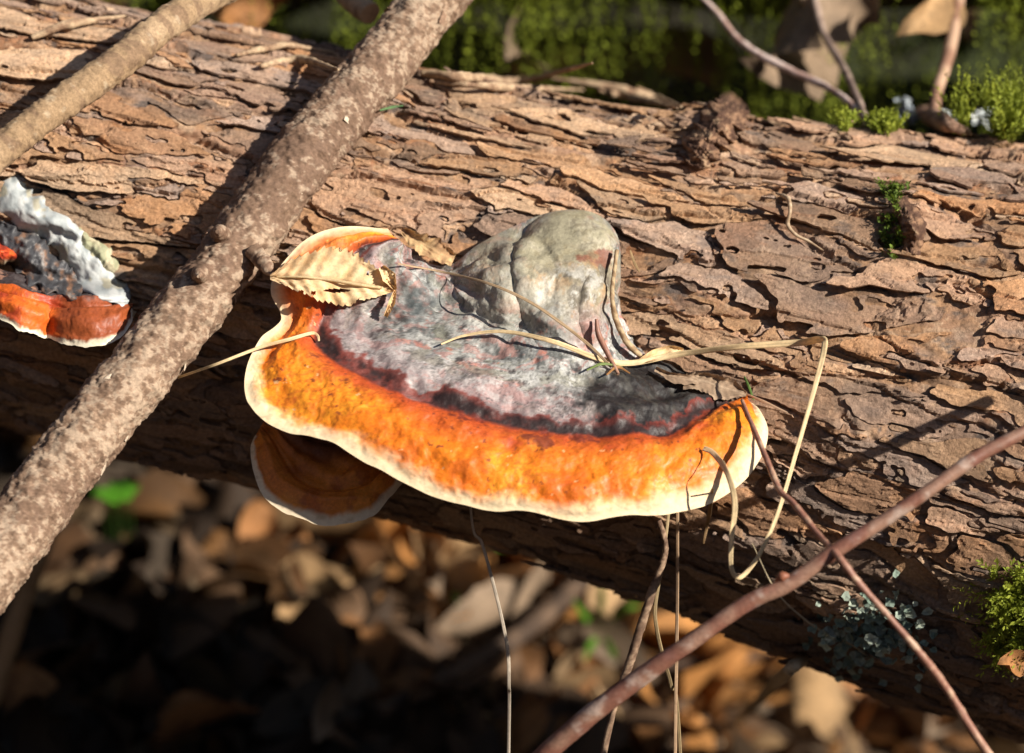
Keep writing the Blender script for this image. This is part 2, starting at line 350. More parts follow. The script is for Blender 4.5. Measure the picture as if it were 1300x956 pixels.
# stations: A attachment, B shoulder, C inner edge of the orange, W orange/cream edge, S silhouette (px, py, depth in m)
D0 = .985
st = [
 ((525,316,.995),(515,312,.985),(505,303,.978),(497,297,.978),(492,290,.986)),
 ((532,324,.993),(522,330,.977),(470,306,.969),(440,298,.970),(432,288,.980)),
 ((538,330,.991),(530,342,.973),(450,320,.966),(396,314,.966),(387,305,.977)),
 ((545,334,.990),(540,352,.971),(430,345,.964),(366,341,.964),(351,343,.974)),
 ((556,337,.989),(552,362,.970),(420,383,.962),(368,371,.962),(344,374,.972)),
 ((566,337,.988),(563,375,.970),(408,408,.960),(374,406,.963),(357,407,.973)),
 ((578,333,.988),(575,386,.968),(400,428,.955),(348,438,.955),(331,432,.967)),
 ((592,322,.989),(588,395,.966),(410,444,.951),(334,466,.948),(314,464,.961)),
 ((606,311,.990),(600,400,.964),(430,458,.947),(332,496,.941),(311,498,.954)),
 ((622,302,.990),(614,405,.963),(452,470,.944),(357,521,.935),(325,526,.947)),
 ((640,293,.991),(630,410,.962),(482,485,.940),(400,537,.930),(366,550,.940)),
 ((660,284,.992),(645,415,.961),(520,499,.937),(443,546,.926),(419,558,.936)),
 ((680,275,.993),(658,420,.960),(552,511,.934),(500,576,.921),(474,590,.930)),
 ((700,269,.993),(672,422,.959),(592,524,.932),(556,605,.918),(540,623,.926)),
 ((724,266,.993),(692,424,.958),(640,537,.931),(611,626,.916),(604,644,.924)),
 ((750,269,.992),(716,428,.958),(700,547,.930),(666,633,.915),(664,650,.923)),
 ((772,282,.990),(742,434,.959),(750,549,.931),(730,640,.915),(735,663,.924)),
 ((786,306,.988),(765,441,.961),(800,547,.932),(782,634,.917),(788,655,.925)),
 ((788,345,.986),(786,453,.964),(840,548,.935),(832,625,.920),(845,651,.928)),
 ((784,400,.985),(815,465,.967),(864,540,.940),(882,611,.926),(896,640,.934)),
 ((798,446,.985),(845,472,.971),(884,529,.946),(926,588,.933),(939,615,.942)),
 ((835,464,.986),(872,479,.974),(900,519,.953),(950,558,.941),(967,580,.951)),
 ((872,476,.987),(898,488,.977),(917,511,.961),(961,534,.951),(975,548,.961)),
 ((905,489,.986),(922,498,.980),(935,508,.969),(956,518,.963),(965,522,.973)),
 ((928,499,.984),(935,503,.980),(941,506,.977),(946,508,.977),(950,508,.983)),
]
def build_conk(st, ns, nt, tk, colour_fn, hump=None, amp=1.0, seed=0):
    rows = [np.array([s[i] for s in st], float) for i in range(5)]
    rows[4][:, 2] = rows[3][:, 2]-.0006
    G = rows_grid(rows, ns, tk, nt)
    _t = np.linspace(0, 1, nt)[None, :]; _s = np.linspace(0, 1, ns)[:, None]
    G[..., 1] += 5.0*amp*fbm(_s*17+0*_t, 3.1+0*_s*_t, 0, 191+seed, 3)*sst(tk[2], 1, _t)*np.sin(math.pi*_s)**.5
    px, py, d = G[..., 0], G[..., 1], G[..., 2]
    if hump is not None: d = hump(px, py, d)
    V = P(px, py, d)
    t = np.linspace(0, 1, nt)[None, :].repeat(ns, 0); s = np.linspace(0, 1, ns)[:, None].repeat(nt, 1)
    # rounded lobes and wrinkles
    N = orient(gnormals(V), V)
    x, y, z = V[..., 0], V[..., 1], V[..., 2]
    tC, tW = tk[2], tk[3]
    grey = 1-sst(tC-.06, tC+.03, t); band = sst(tC-.02, tC+.06, t)*(1-sst(tW, 1, t))
    fade = sst(0, .06, t)*(1-.75*sst(tW+.04, 1, t))*sst(0, .02, s)*(1-sst(.98, 1, s))
    big = fbm(x/.014, y/.014, z/.014, 201+seed, 3); med = fbm(x/.005, y/.006, z/.005, 211+seed, 4, .6)
    ridg = 1-np.abs(fbm(x/.007, y/.007, z/.007, 221+seed, 3))*2
    conc = np.sin((t-tC)*46+4*fbm(x/.02, y/.02, z/.02, 231+seed, 3))
    rr_ = 1-np.abs(fbm(x/.0045, y/.0065, z/.0045, 241+seed, 3))*3
    disp = band*(.0020*big+.0005*med+.0003*ridg+.00022*rr_+.00035*conc) + grey*(1-.35*np.exp(-(((px-722)/62)**2+((py-335)/75)**2)**2)*(hump is not None))*(.0028*big+.0006*med+.0004*ridg+.0009*conc)
    disp += band*.0022*np.sin(np.clip((t-tC)/(tW-tC), 0, 1)*math.pi) - .0022*np.exp(-((t-tC)/.03)**2)*(.5+.8*np.abs(big))
    disp += (1-band)*(1-grey)*.0005*med
    V = V + N*(disp*fade*amp)[..., None]
    C = colour_fn(px, py, t, s, x, y, z, disp)
    return V, C, t
def close_under(V, back, drop=.0, n=26):
    """pore surface: from the silhouette rim round the lip and back to the log"""
    Sr = V[:, -1]; out = [Sr]
    inw = V[:, -6]-Sr; inw /= np.linalg.norm(inw, axis=-1, keepdims=True)+1e-9
    out.append(Sr+f_*.0016+inw*.0002); out.append(Sr+f_*.0035+inw*.0014); out.append(Sr+f_*.006+inw*.0036)
    e = V[:, 0]+f_*.012
    b = out[-1]
    tgt = b+np.array([0, 1, 0])*back[:, None] + np.array([0, 0, -.006])
    tgt = tgt*.72+(e+np.array([0, 0, -.02]))*.28
    for kk in np.linspace(0, 1, n)[1:]:
        out.append(b*(1-kk)+tgt*kk+np.array([0, 0, -.004])*math.sin(kk*math.pi))
    return np.stack(out, 1)
def make_conk(name, label, cat, V, C, t, tW, back, under_col=(.62, .52, .36), group=None):
    o = empty(name, V[0, 0], label, cat, group)
    ns, nt = t.shape; raw = gnormals(V); N = orient(raw, V); flip = (raw*N).sum() < 0; jw = int(tW*(nt-1))
    def piece(nm, a, b, mat):
        g = V[:, a:b]; qd = quads(ns, b-a); link_mesh(nm, g, qd[:, ::-1].copy() if flip else qd, mat, o, C[:, a:b], normals=N[:, a:b])
    piece('cap', 0, jw+1, M_fung); piece('margin', jw, nt, M_fung_dry)
    U = close_under(V, back)
    uc = np.tile(np.array(under_col), (U.shape[0], U.shape[1], 1)); uc[:, :4] = C[:, -1:, :]
    link_mesh('pore_surface', U, quads(U.shape[0], U.shape[1]), M_fung_dry, o, uc)
    zput(V)
    return o
TK = [0, .34, .66, .92, 1.0]
def hump(px, py, d):
    dx = (px-722)/69; dy = np.where(py < 335, (py-335)/70, (py-335)/128)
    e = np.sqrt(dx**2+dy**2); b = np.sqrt(np.clip(1-e**2, 0, 1))
    b = np.where(py < 335, b, b**(1+1.2*np.clip((py-335)/60, 0, 1)))
    d = d-.0125*b
    dx = (px-640)/66; dy = (py-352)/66
    d = d-.0135*np.clip(1-dx**2-dy**2, 0, 1)**1.4
    dx = (px-598)/40; dy = (py-345)/40
    d = d-.003*np.clip(1-dx**2-dy**2, 0, 1)**2
    dx = (px-760)/26; dy = (py-395)/50
    d = d-.004*np.clip(1-dx**2-dy**2, 0, 1)
    return d
def main_col(px, py, t, s, x, y, z, disp):
    n1 = fbm(x/.018, y/.018, z/.018, 301, 4); n2 = fbm(x/.006, y/.006, z/.006, 311, 4, .6); n3 = fbm(x/.0022, y/.0022, z/.0022, 321, 3, .6)
    fine = fbm(x/.009, y/.004, z/.004, 331, 5, .65)
    tC, tW = TK[2], TK[3]
    o = mix(ORANGE, YEL, sst(-.1, .5, n1+.5*n2)); o = mix(o, DEEP, .55*sst(.05, .5, -n1+.7*n2)); o = mix(o, DEEP, .5*sst(.25, .5, fine)); vein = 1-np.abs(fbm(x/.006, y/.006, z/.006, 351, 4, .6))*7; o = mix(o, np.array([.42, .085, .014]), .6*np.clip(vein, 0, 1)*sst(-.3, .3, n1))
    tt = t+.016*n1+.012*n2
    leftred = 1-sst(360, 480, px)
    g = mix(ASH, PINK, .8*sst(.0, .35, n1*.6+fine*.9)); g = mix(g, SLATE, .8*sst(.02, .38, -n1*.5+n2*.9)); g = mix(g, np.array([.50, .49, .46]), .55*sst(.1, .4, n2-.6*fine))
    mb = fbm(t*20+1.5*n1, s*26+2.0*n2, 0, 341, 5, .62); mb2 = fbm(t*34+1.2*n2, s*20+2.5*n1, 0, 345, 4, .6)
    g = mix(g, np.array([.115, .12, .115]), .85*sst(.10, .34, mb)); g = mix(g, np.array([.58, .57, .54]), .7*sst(.12, .36, -mb+.2*n3)); g = mix(g, np.array([.42, .20, .17]), .65*sst(.14, .36, mb2))
    g = mix(g, np.array([.20, .19, .13]), .6*sst(.1, .4, -mb2+.3*n1))
    g = mix(g, BLACK, .8*sst(.20, .42, -n2*.7-n3*.6))
    g = mix(g, np.array([.50, .16, .10]), .55*sst(.28, .45, fine+.4*n3-.2*n1))
    band_pk = np.exp(-((tt-(tC-.07))/.06)**2); g = mix(g, np.array([.40, .30, .30]), .55*band_pk)
    # olive-cream knob with a rust scar and a white frosted patch
    e = np.sqrt(((px-722)/72)**2+((py-335)/95)**2)
    kn = np.maximum(1-sst(.70, 1.05, e+.22*n2), .75*(1-sst(.6, 1.05, np.hypot((px-640)/62, (py-340)/58)+.35*n2))); kc = mix(OLIVE, np.array([.43, .385, .28]), sst(-.1, .4, n1+n2)); kc = mix(kc, np.array([.20, .17, .115]), .7*sst(.05, .4, n2*.8+n3*.5))
    scar = sst(1.05, .85, np.hypot((px-757)/24, (py-328)/14)+.5*n2+.25*n3); kc = mix(kc, np.array([.20, .065, .04]), .92*scar)
    scar2 = sst(1.05, .85, np.hypot((px-747)/30, (py-352)/15)+.5*n2+.25*n3); kc = mix(kc, np.array([.15, .13, .105]), .9*scar2)
    wh = np.exp(-(((px-715)/50)**2+((py-360)/24)**2)); kc = mix(kc, np.array([.42, .34, .23]), np.clip(wh*(.6+n2), 0, 1))
    wh = np.exp(-(((px-700)/45)**2+((py-405)/28)**2)); kc = mix(kc, np.array([.45, .45, .45]), np.clip(wh*(.7+n2), 0, 1))
    lowk = sst(318, 352, py+22*n1+14*n2); kc = mix(kc, np.array([.40, .235, .105]), .7*lowk*sst(.0, .25, n2+.4*n3)); kc = mix(kc, np.array([.13, .11, .085]), .75*lowk*sst(.04, .25, -n2+.4*n1)); kc = mix(kc, np.array([.50, .48, .43]), .7*lowk*sst(.08, .3, mb+.3*n3))
    kc = mix(kc, np.array([.24, .20, .12]), .55*sst(.08, .3, fbm(x/.0035, y/.0035, z/.0035, 371, 4, .65)))
    g = mix(g, kc, kn)
    gp = np.exp(-(((px-745)/18)**2+((py-415)/28)**2)); g = mix(g, np.array([.36, .17, .15]), np.clip(gp*(.7+n2), 0, 1))
    cr = np.exp(-(((px-645)/70)**2+((py-385)/35)**2)); g = mix(g, np.array([.46, .44, .37]), np.clip(.8*cr*(.8+1.2*n2), 0, 1))
    dk = np.exp(-(((px-530)/36)**2+((py-385)/30)**2)); g = mix(g, np.array([.09, .10, .10]), np.clip(dk*(.75+1.5*n2), 0, 1))
    dk = np.exp(-(((px-640)/10)**2+((py-315)/35)**2)); g = mix(g, np.array([.12, .11, .10]), np.clip(.6*dk, 0, 1))  # narrow dark strip: shadow painted along the knob's left side
    # charred, matt black area at the right shoulder
    bk = 1-sst(.8, 1.1, np.sqrt(((px-832)/95)**2+((py-506)/52)**2)+.35*n2); g = mix(g, mix(BLACK*.45, np.array([.05, .046, .040]), sst(0, .5, n2+n3*.5)), .97*bk)
    ln = 1-np.abs(fbm(t*16+1.6*n1, s*30+1.5*n2, 0, 361, 4, .6))*14; g = mix(g, np.array([.05, .05, .05]), .7*np.clip(ln, 0, 1)*sst(-.3, .2, n1+.15)*(1-.7*kn))
    g = g*(.88-.10*sst(.30, .42, t)*(1-kn))[..., None]
    # dark red seam then orange
    c = mix(g, MAROON, .9*sst(tC-.060, tC-.044, tt+.03*n2+.012*n3)*sst(-.5, -.05, n1+.3))
    sm = np.exp(-((tt-tC+.014+.012*n2)/.030)**4); c = mix(c, BLACK*.6, np.clip(sm*sst(-.25, .35, n1+n2*.8+.25+.35*sst(620, 760, px)), 0, 1)*.95)
    red = np.array([.33, .04, .014]); o2 = mix(o, red, np.clip((1-sst(tC+.0, tC+.13, tt+.04*n2))*.85, 0, 1))
    o2 = mix(o2, np.array([.58, .20, .12]), .55*leftred*sst(-.2, .3, n1+.2)*sst(450, 330, py))
    c = mix(c, o2, sst(tC-.004, tC+.016, tt))
    blot = sst(.10, .30, n2*.9+.5*n1-1.4*np.clip(tt-tC-.02, 0, 1)*3)*sst(tC-.02, tC+.01, tt); c = mix(c, np.array([.13, .022, .014]), .85*blot)
    sp = voro(px/15+n2, py/15, 77); spot = (sp[0] < .13+.06*n3) & (sp[2] > .72); c = mix(c, np.array([.16, .035, .015]), .8*spot*sst(tC, tC+.03, t)*(1-sst(tW-.06, tW, t)))
    sp = voro(px/19+n2+9, py/19+3, 78); spot = (sp[0] < .09) & (sp[2] > .8); c = mix(c, np.array([.70, .45, .22]), .6*spot*sst(tC, tC+.03, t))
    cm = sst(tW-.035, tW+.042, t-.012+.034*n2+.018*n1+.028*fine-.010*sst(520, 330, px))
    crm = mix(CREAM, np.array([.74, .54, .30]), .45*sst(0, .5, n2)*(1-sst(tW+.02, 1, t))); crm = mix(crm, np.array([.62, .36, .13]), .5*sst(.1, .45, fine+.3*n3)*(1-.6*sst(tW+.03, 1, t))); crm = mix(crm, np.array([.45, .31, .18]), .5*sst(.36, .55, n3+.3*n2))
    crm = mix(crm, np.array([.55, .24, .12]), .8*sst(455, 400, py)*sst(1.0, tW, t-.03*n2))
    return mix(c, crm, cm)
V, C, t = build_conk(st, 760, 260, TK, main_col, hump)
sarr = np.linspace(0, 1, V.shape[0]); back = np.interp(sarr, [0, .2, .35, .6, .8, 1], [.012, .03, .06, .075, .045, .01])
make_conk('bracket_fungus', 'large orange bracket fungus with cream rim and grey knobbly centre on the log', 'fungus', V, C, t, TK[3], back)
CONKV = V

# smaller bracket tucked under the big one
st2 = [
 ((345,520,1.000),(338,530,.990),(332,540,.984),(326,550,.983),(322,556,.990)),
 ((380,520,.995),(365,540,.975),(345,555,.968),(326,565,.967),(318,570,.976)),
 ((400,520,.993),(385,550,.970),(360,580,.960),(332,594,.957),(322,598,.967)),
 ((415,520,.992),(400,555,.968),(378,605,.955),(350,625,.951),(338,634,.961)),
 ((430,520,.992),(420,560,.966),(405,618,.952),(385,643,.948),(375,656,.957)),
 ((445,520,.992),(440,562,.966),(435,620,.951),(425,648,.947),(423,667,.956)),
 ((460,520,.993),(458,562,.967),(465,612,.953),(468,640,.949),(472,656,.958)),
 ((478,520,.994),(475,560,.970),(484,600,.957),(490,618,.953),(496,630,.962)),
 ((495,525,.996),(495,560,.974),(503,590,.962),(510,600,.959),(518,608,.967)),
 ((515,530,.999),(515,560,.980),(522,580,.970),(532,592,.967),(545,602,.974)),
 ((540,540,1.003),(540,560,.988),(546,575,.980),(555,585,.978),(566,592,.985)),
]
def low_col(px, py, t, s, x, y, z, disp):
    n1 = fbm(x/.014, y/.014, z/.014, 401, 4); n2 = fbm(x/.005, y/.005, z/.005, 411, 4, .6)
    o = mix(np.array([.50, .15, .022]), np.array([.60, .21, .03]), sst(-.3, .3, n1)); o = mix(o, np.array([.28, .06, .015]), .6*sst(.0, .4, n2))
    c = mix(np.array([.10, .035, .02]), o, sst(.34, .62, t+.1*n1))
    cm = sst(.925, .965, t+.03*n2); cm = np.maximum(cm, .9*sst(.80, .9, s+.04*n2)*sst(.5, .7, t))
    return mix(c, mix(np.array([.66, .54, .38]), np.array([.46, .34, .22]), sst(0, .5, n2)), cm)
V, C, t = build_conk(st2, 260, 130, TK, low_col, None, .7, 40)
back = np.full(V.shape[0], .04); back[0] = back[-1] = .01
make_conk('bracket_fungus', 'small rust orange bracket fungus tucked beneath the big bracket in its shadow', 'fungus', V, C, t, TK[3], back)

# old growth at the left: pair of scalloped lobes below a blue-white crust
st3 = [
 ((-55,330,1.000),(-55,345,.985),(-52,365,.978),(-50,380,.975),(-52,388,.985)),
 ((-20,335,.995),(-22,352,.980),(-20,368,.970),(-18,388,.966),(-22,398,.976)),
 ((5,345,.992),(2,358,.976),(5,372,.966),(6,398,.960),(2,408,.970)),
 ((28,350,.992),(25,362,.975),(28,375,.964),(28,408,.958),(26,419,.968)),
 ((50,355,.992),(48,368,.976),(50,380,.966),(46,417,.961),(44,425,.970)),
 ((66,360,.993),(66,372,.978),(68,386,.969),(62,420,.966),(60,429,.974)),
 ((84,362,.993),(84,376,.977),(86,390,.967),(82,425,.960),(80,435,.969)),
 ((108,362,.993),(108,376,.977),(110,388,.965),(112,428,.957),(112,440,.966)),
 ((130,364,.994),(130,378,.979),(132,388,.968),(142,424,.960),(146,434,.969)),
 ((146,368,.996),(148,380,.983),(150,388,.973),(160,408,.968),(166,412,.976)),
 ((156,376,.999),(158,382,.990),(160,388,.984),(164,394,.983),(168,397,.990)),
]
def old_col(px, py, t, s, x, y, z, disp):
    n1 = fbm(x/.010, y/.010, z/.010, 501, 4); n2 = fbm(x/.004, y/.004, z/.004, 511, 4, .6)
    o = mix(np.array([.55, .11, .014]), np.array([.30, .04, .012]), sst(-.2, .3, n1+n2*.6)); o = mix(o, np.array([.22, .052, .016]), .9*sst(70, 84, px))  # right lobe coloured darker to imitate the thick branch's shadow
    c = mix(mix(np.array([.04, .03, .03]), np.array([.30, .16, .11]), sst(.1, .5, n2+n1)), o, sst(.50, .62, t+.12*n2))
    return mix(c, mix(np.array([.76, .68, .52]), np.array([.5, .40, .28]), .7*sst(0, .5, n2)), sst(.94, .97, t+.04*n2))
V, C, t = build_conk(st3, 300, 120, TK, old_col, None, .9, 60)
back = np.full(V.shape[0], .035); back[0] = back[-1] = .01
OLD = make_conk('bracket_fungus', 'weathered twin lobed orange bracket fungus with cream edge behind the thick branch', 'fungus', V, C, t, TK[3], back)
# crust of mycelium above it (a part of the same fungus) and two further growths of it
def blob_sheet(name, outline_c, widths, off, mat, colf, parent, nl=120, nw=40, seed=0, bulge=.006, edge=1.0, namp=.0035):
    c = spline(np.array(outline_c, float), nl); w = np.interp(np.linspace(0, 1, nl), np.linspace(0, 1, len(widths)), widths)
    tg = np.gradient(c, axis=0); tg /= np.linalg.norm(tg, axis=1, keepdims=True); nn = np.stack([-tg[:, 1], tg[:, 0]], 1)
    e = np.linspace(-1, 1, nw)
    ed = 1+edge*.30*noise(np.arange(nl)[:, None]/7., np.sign(e)[None, :]*9, 0, seed)+edge*.12*noise(np.arange(nl)[:, None]/4.0, np.sign(e)[None, :]*9, 0, seed+1)
    q = c[:, None, :]+nn[:, None, :]*(e[None, :, None]*w[:, None, None]*ed[..., None])
    base = np.array([surf(x, y) for x, y in q.reshape(-1, 2)]).reshape(nl, nw)
    for _ in range(6):
        b = np.pad(base, 1, mode='edge'); base = (b[1:-1, 1:-1]*2+b[:-2, 1:-1]+b[2:, 1:-1]+b[1:-1, :-2]+b[1:-1, 2:])/6
    prof = np.sqrt(np.clip(1-e**2, 0, 1))[None, :]*np.sin(np.linspace(.08, math.pi-.08, nl))[:, None]**.4
    nz = fbm(q[..., 0]/14, q[..., 1]/14, 0, seed, 4, .6)
    d = base+.004-(bulge+.004+namp*nz)*prof
    V = P(q[..., 0], q[..., 1], d)
    return link_mesh(name, V, quads(nl, nw), mat, parent, colf(q[..., 0], q[..., 1], nz)), V
def wcol(px, py, nz):
    n = fbm(px/9, py/9, 0, 601, 4); n2 = fbm(px/20, py/20, 0, 605, 3)
    c = mix(np.array([.36, .385, .385]), np.array([.47, .48, .47]), sst(-.2, .3, n)); c = mix(c, np.array([.20, .22, .23]), .8*sst(.05, .45, n2-.4*n))
    return mix(c, np.array([.34, .30, .20]), .7*sst(.25, .5, n2+.3*n))
blob_sheet('crust', [(8,228),(22,255),(45,278),(75,292),(95,318),(118,345),(150,372),(165,380)], [14,30,25,27,25,24,20,8], 0, M_fung_dry, wcol, OLD, seed=5, bulge=.0052, edge=.9, namp=.0011)
def bcol(px, py, nz):
    n = fbm(px/8, py/8, 0, 611, 4); return mix(np.array([.05, .05, .055]), mix(np.array([.22, .12, .075]), np.array([.20, .185, .175]), sst(-.1, .4, nz)), sst(-.1, .5, n))
blob_sheet('dead_tissue', [(-10,285),(15,305),(40,330),(75,355),(105,370)], [18,25,30,26,14], 0, M_fung, bcol, OLD, seed=15, bulge=.0065, namp=.002)
def ocol(px, py, nz):
    n = fbm(px/10, py/10, 0, 621, 4); return mix(np.array([.27, .27, .17]), np.array([.42, .37, .25]), sst(-.2, .3, n))
blob_sheet('crust', [(95,290),(112,312),(132,330),(148,345)], [10,16,16,10], 0, M_fung_dry, ocol, OLD, nl=50, nw=20, seed=25, bulge=.004)
def rcol(px, py, nz):
    n = fbm(px/8, py/8, 0, 631, 3); c = mix(np.array([.65, .10, .02]), np.array([.35, .04, .015]), sst(-.2, .3, n)); return mix(c, np.array([.75, .6, .4]), sst(328, 333, py))
blob_sheet('bracket', [(-25,322),(-8,322),(8,322),(22,327)], [14,14,11,5], 0, M_fung, rcol, OLD, nl=50, nw=24, seed=35, bulge=.016)
# SPLIT_B
# ------------------------------------------------------------------ branches and twigs
def tube(name, pts, rad, mat, colf, n=200, m=24, parent=None, rel=.06, relscale=.01, seed=0, put=True, cap=True, terr=0):
    """pts: (k,3) world points; rad: list of radii spread along; colf(along m, angle, noise)->colour"""
    c = spline(np.asarray(pts, float), n); rr = np.interp(np.linspace(0, 1, n), np.linspace(0, 1, len(rad)), rad)
    tg = np.gradient(c, axis=0); tg /= np.linalg.norm(tg, axis=1, keepdims=True)
    a = np.cross(tg, np.array([.31, .2, .93])); a /= np.linalg.norm(a, axis=1, keepdims=True); b = np.cross(tg, a)
    L = np.r_[0, np.cumsum(np.linalg.norm(np.diff(c, axis=0), axis=1))]
    th = np.linspace(0, 2*math.pi, m, endpoint=False)
    d = np.cos(th)[None, :, None]*a[:, None]+np.sin(th)[None, :, None]*b[:, None]
    base = c[:, None]+d*rr[:, None, None]
    x, y, z = base[..., 0]/relscale, base[..., 1]/relscale, base[..., 2]/relscale
    nz = fbm(x, y, z, seed, 5, .6); nb = fbm(x/5, y/5, z/5, seed+9, 3)
    if terr:
        hh = terr*4.4*fbm(x*1.3, y*1.3, z*1.3, seed+20, 5, .62); kq = np.floor(hh/terr); hq = terr*(kq+sst(.7, 1, hh/terr-kq)); G = c[:, None]+d*(rr[:, None]*(1+rel*.9*nb)+hq)[..., None]
    else: G = c[:, None]+d*(rr[:, None]*(1+rel*nz+rel*1.2*nb))[..., None]
    Q = quads(n, m, True); V = G.reshape(-1, 3); col = colf(L[:, None]+0*nz, th[None, :]+0*nz, nz, base)
    col = col.reshape(-1, 3)
    o = link_mesh(name, V, Q, mat, parent, col)
    if cap:
        me = o.data; import bmesh
        bm = bmesh.new(); bm.from_mesh(me); bm.verts.ensure_lookup_table()
        for s0 in (0, (n-1)*m):
            try: bm.faces.new([bm.verts[s0+i] for i in range(m)])
            except Exception: pass
        bm.to_mesh(me); bm.free()
    if put: zput(G)
    return o
def PX(l): return np.array([P(float(a), float(b), float(c)) for a, b, c in l])

# thick branch lying across the log
bp = [(640,-100),(595,-50),(550,0),(512,50),(467,102),(424,152),(382,202),(318,290),(258,372),(190,455),(122,540),(65,612),(10,690),(-60,785),(-130,880)]
bl = np.r_[0, np.cumsum(np.hypot(*np.diff(np.array(bp, float), axis=0).T))]; bd = np.interp(bl/bl[-1], [0, .25, 1], [1.055, 1.008, .890])
ext = PX([(x, y, d) for (x, y), d in zip(bp, bd)])
s_dir = nrm(ext[0]-ext[2]); ext = np.vstack([ext[0]+s_dir*.22, ext[0]+s_dir*.1, ext]); e_dir = nrm(ext[-1]-ext[-3]); more = [ext[-1]+e_dir*.08, ext[-1]+(e_dir+np.array([-.2, .1, -.5]))*.28, ext[-1]+(e_dir+np.array([-.3, .2, -.75]))*.47]
def bcolb(L, th, nz, q):
    x, y, z = q[..., 0], q[..., 1], q[..., 2]
    n1 = fbm(x/.0030, y/.0030, z/.0030, 701, 4, .7); n2 = fbm(x/.03, y/.03, z/.03, 711, 3); n3 = fbm(x/.0015, y/.0015, z/.0015, 721, 3, .6)
    c = mix(np.array([.16, .098, .066]), np.array([.25, .165, .11]), sst(-.3, .3, n2+.7*n3)); c = mix(c, np.array([.38, .285, .205]), .7*sst(.04, .22, n1+.35*n3+.35*n2-.02))
    c = mix(c, np.array([.13, .078, .05]), .8*sst(.10, .26, -n1+.3*n3)); return c
def relief_branch(): pass
BR = tube('thick_branch', np.vstack([ext, np.array(more)]), [.0118, .0120, .0122, .0123, .0124, .0125, .0126, .0128, .0128, .0128, .0128, .0128], M_branch, bcolb, n=1300, m=110, rel=.075, relscale=.006, seed=31, terr=.00042)
tag(BR, 'thick bare branch with mottled pale and brown bark leaning across the log', 'branch')
def stub(x, y, d, x2, y2, d2, r0, r1, sd):
    return tube('twig_stub', PX([(x, y, d), ((x+x2)/2, (y+y2)/2-1, (d+d2)/2), (x2, y2, d2)]), [r0, r0*.9, r0*.85, r1, r1*.3], M_branch, bcolb, n=34, m=18, parent=BR, rel=.34, relscale=.0026, seed=sd)
stub(322,318,.968, 346,350,.960, .0034, .0022, 3); stub(281,297,.970, 276,294,.958, .0036, .0022, 4); stub(256,350,.962, 252,351,.951, .0036, .0024, 5)
# flakes of loose bark along the branch edge
for i in range(26):
    f = random.uniform(.22, .85); k = f*(len(ext)-1); j = int(k); c = ext[j]*(1-k+j)+ext[min(j+1, len(ext)-1)]*(k-j)
    tgd = nrm(ext[min(j+1, len(ext)-1)]-ext[j]); sd_ = nrm(np.cross(tgd, f_)); a = random.choice([-1, 1, 1, .4, .7, -.5]); out = nrm(sd_*a-f_*math.sqrt(max(0, 1-a*a)+.02))
    side = np.cross(tgd, out); L = random.uniform(.002, .006); w = random.uniform(.001, .0025); r = .0123
    b0 = c+out*(r-.0006); lift = random.uniform(.0004, .0022)
    V = [b0-side*w*.8, b0+side*w, b0+tgd*L+side*w*.6+out*lift, b0+tgd*L*.9-side*w+out*lift*.7, b0+tgd*L*.5+out*(lift*.4+.0005)]
    V = np.array(V); V2 = V-out*.0004
    F6 = [(0, 1, 4), (1, 2, 4), (2, 3, 4), (3, 0, 4), (5, 9, 6), (6, 9, 7), (7, 9, 8), (8, 9, 5), (0, 5, 6, 1), (1, 6, 7, 2), (2, 7, 8, 3), (3, 8, 5, 0)]
    link_mesh('bark_flake', np.vstack([V, V2]), F6, M_branch, BR, np.tile(random.choice([(.34, .23, .15), (.5, .4, .3), (.24, .15, .1)]), (10, 1)), smooth=False)

def thincol(L, th, nz, q):
    n1 = fbm(L/.003, th*.5, q[..., 2]/.01, 731, 3); n2 = fbm(q[..., 0]/.03, q[..., 1]/.03, q[..., 2]/.03, 735, 3)
    c = mix(np.array([.28, .185, .105]), np.array([.38, .27, .17]), sst(-.3, .3, n2)); c = mix(c, np.array([.17, .105, .065]), .75*sst(.05, .35, n1)); return mix(c, np.array([.45, .36, .25]), .5*sst(.3, .55, nz))
tp = [(420,-90,1.06),(335,-42,1.03),(250,5,1.0),(200,38,.985),(150,80,.972),(100,116,.962),(50,152,.953),(0,192,.946),(-60,250,.937),(-130,320,.93)]
tpw = PX(tp); td = nrm(tpw[-1]-tpw[-3]); ts = nrm(tpw[0]-tpw[2]); tpw = np.vstack([tpw[0]+ts*.2, tpw[0]+ts*.09, tpw])
tpw = np.vstack([tpw, tpw[-1]+(td+np.array([0, 0, -.2]))*.12, tpw[-1]+(td+np.array([-.1, .1, -.6]))*.34])
o = tube('slim_branch', tpw, [.0052, .0054, .0058, .0062, .0064, .0064, .0064, .0064, .0064, .0064, .0064], M_branch, thincol, n=520, m=48, rel=.06, relscale=.004, seed=41, terr=.00025)
tag(o, 'slim smooth tan branch crossing the upper log beyond the thick mottled branch', 'branch')

